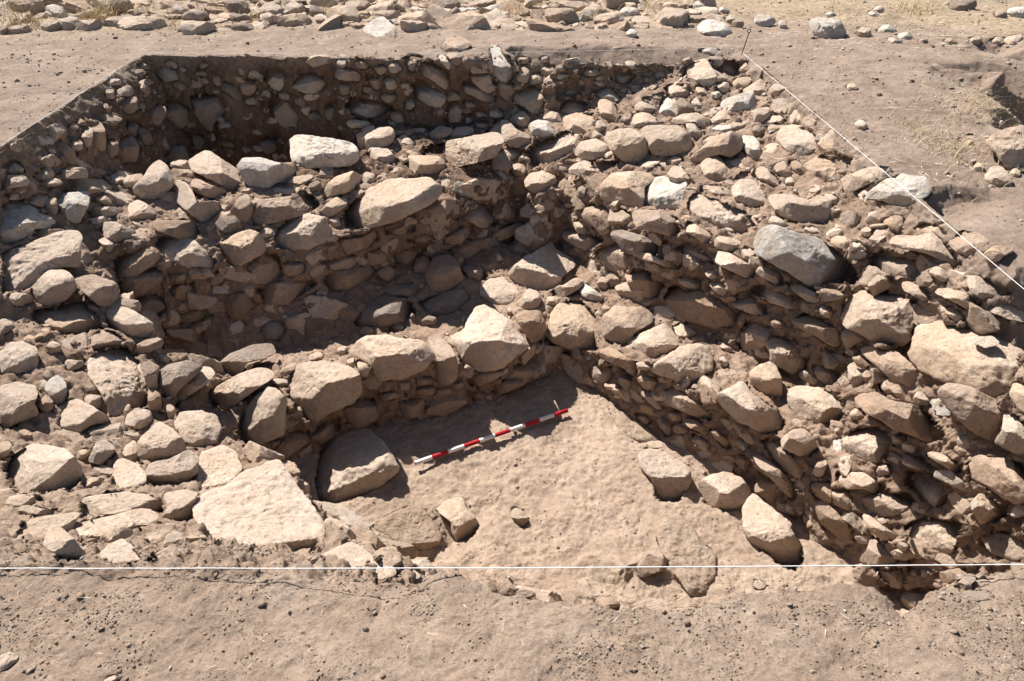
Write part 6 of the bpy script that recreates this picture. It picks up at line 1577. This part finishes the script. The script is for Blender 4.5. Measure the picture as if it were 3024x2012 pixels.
# ranging pole: ten painted segments of ten centimetres
pa = at(956, 1066, FL + 0.05); pb = at(1306, 945, FL + 0.05)
pdir = (pb - pa) / np.linalg.norm(pb - pa)
pm = (pa + pb) / 2
plen = np.linalg.norm(pb - pa)
zmax = -9
for t in np.linspace(0, 1, 30):
    q = pa + (pb - pa) * t
    h = BVH.ray_cast(Vector((q[0], q[1], 0)), Vector((0, 0, -1)))
    zmax = max(zmax, h[0].z)
PR = 0.0125
print('pole length', plen, 'ground', zmax)
pz = max(zmax + PR - 0.004, FL + 0.035)
pa = at(956, 1066, pz); pb = at(1306, 945, pz)
seg = 20
path, rads, mid_ = [], [], []
for k in range(11):
    path.append(pa + (pb - pa) * k / 10); rads.append(PR)
v, f = tube(path, np.array(rads), seg)
mi_ = np.zeros(len(f), dtype=np.int32)
for k in range(10):
    mi_[k * seg:(k + 1) * seg] = k % 2
mi_[-1] = 1; mi_[-2] = 0
pole = mesh_obj('ranging_pole', v - pa, f, mats=[M['white'], M['red']], mi=mi_)
pole.location = pa
tag(pole, 'red and white striped surveying pole lying on the trench floor', 'ranging pole')
v, f = tube([-pdir * 0.004, pdir * 0.001], np.array([PR * 0.8, PR * 0.86]), seg)
mesh_obj('end_cap', v, f, M['cap'], pole)

# ---------------------------------------------------------------- dry grass and straw
def blades(n, where, hmin, hmax, lean, wid, seed, lying=False):
    rs = np.random.default_rng(seed)
    vs, fs = [], []
    k = 0
    while k < n:
        P, nrm = where(rs)
        if P is None: n -= 1; continue
        h = rs.uniform(hmin, hmax)
        a = rs.uniform(0, 2 * math.pi)
        d_ = np.array([math.cos(a), math.sin(a), 0])
        if lying:
            pts_ = [P + d_ * h * (s - 0.5) + np.array([0, 0, 0.004 + 0.012 * rs.random() * s]) + np.array([-d_[1], d_[0], 0]) * 0.12 * h * s * s for s in (0, .33, .66, 1)]
        else:
            ln = rs.uniform(*lean)
            pts_ = [P + np.array([0, 0, h * s * (1 - 0.3 * ln * s)]) + d_ * ln * h * s * s for s in (0, .33, .66, 1)]
        sd = np.cross(d_, [0, 0, 1.0]) if not lying else np.array([-d_[1], d_[0], 0.3])
        sd = sd * math.cos(rs.uniform(-.6, .6)) + d_ * 0.4 * rs.uniform(-1, 1)
        b0 = len(vs)
        for s, p in zip((1, .8, .5, .12), pts_):
            vs += [p - sd * wid * s, p + sd * wid * s]
        for j in range(3):
            fs.append((b0 + 2 * j, b0 + 2 * j + 1, b0 + 2 * j + 3, b0 + 2 * j + 2))
        k += 1
    return np.array(vs), fs

def spot(u0, u1, v0, v1):
    def fn(rs):
        for _ in range(20):
            p, n_ = hit(rs.uniform(u0, u1), rs.uniform(v0, v1))
            if p is not None: return p, n_
        return None, None
    return fn
def tuft(u, v, rad):
    p0, _ = hit(u, v)
    def fn(rs):
        q = p0 + np.array([rs.normal() * rad, rs.normal() * rad, 0])
        h = BVH.ray_cast(Vector((q[0], q[1], 3)), Vector((0, 0, -1)))
        return (np.array(h[0]), None) if h[0] is not None else (None, None)
    return fn
gr = []
for (u, v_, rad, n, h0, h1) in ((10, 50, .12, 90, .1, .28), (45, 75, .1, 80, .08, .2), (95, 85, .1, 70, .06, .16), (300, 60, .09, 110, .08, .24), (330, 45, .12, 90, .08, .22), (440, 35, .15, 60, .06, .18), (480, 75, .12, 50, .05, .14), (640, 30, .15, 60, .08, .2), (745, 60, .06, 40, .05, .15), (960, 40, .08, 50, .06, .16), (1240, 12, .15, 70, .06, .18), (1340, 15, .12, 50, .06, .15), (1520, 40, .16, 90, .06, .22), (1570, 25, .15, 80, .06, .2), (1750, 55, .1, 50, .05, .13), (1910, 20, .2, 110, .05, .16), (1960, 30, .15, 60, .05, .14), (2720, 25, .12, 70, .05, .13), (2690, 40, .1, 50, .04, .1), (250, 65, .12, 50, .06, .16), (1480, 60, .1, 40, .05, .14)):
    gr.append(blades(n, tuft(u, v_, rad), h0, h1, (0.2, 1.1), 0.0028, int(u + v_)))
for (u, v_, rad, n) in ((2790, 420, .14, 150), (2850, 330, .12, 90), (2760, 440, .1, 60), (2880, 300, .08, 50), (2930, 520, .15, 80), (2640, 345, .12, 40), (2980, 290, .1, 60)):
    gr.append(blades(n, tuft(u, v_, rad), .03, .10, (0.6, 1.6), 0.0016, int(u)))
v, f = join(gr)
tag(mesh_obj('dry_grass', v, f, M['straw']), 'dry yellow grass tufts among the stones at the back and right', 'grass', kind='stuff')
gr = [blades(420, spot(2250, 3000, 130, 560), .02, .09, (0, 1), 0.0013, 3, True), blades(700, spot(0, 3024, 5, 150), .02, .09, (0, 1), 0.0022, 4, True),
      blades(60, spot(50, 3000, 1640, 1990), .010, .038, (0, 1), 0.0006, 5, True), blades(200, spot(20, 1000, 130, 260), .015, .05, (0, 1), 0.0012, 7, True),
      blades(500, spot(2250, 3000, 0, 140), .03, .1, (0, 1), 0.0022, 8, True)]
v, f = join(gr)
tag(mesh_obj('straw', v, f, M['seed']), 'loose straw and stalks strewn on the bare earth', 'straw', kind='stuff')
# rootlets hanging along the cut turf edge
def edge_where(rs):
    if rs.random() < 0.5:
        t = rs.uniform(0.05, 3.6); q = LS0 + ld * t + np.array([rs.uniform(-.05, .03), 0, 0])
    else:
        q = np.array([rs.uniform(-3.0, 1.7), 6.03 + rs.uniform(-.02, .04), 0])
    h = BVH.ray_cast(Vector((q[0], q[1], 3)), Vector((0, 0, -1)))
    return np.array(h[0]) + np.array([0, 0, -.004]), None
v, f = blades(900, edge_where, .012, .05, (0.4, 1.8), 0.0012, 31)
tag(mesh_obj('rootlets', v, f, M['straw']), 'dry rootlets and grass stubs along the cut turf edge', 'grass', kind='stuff')
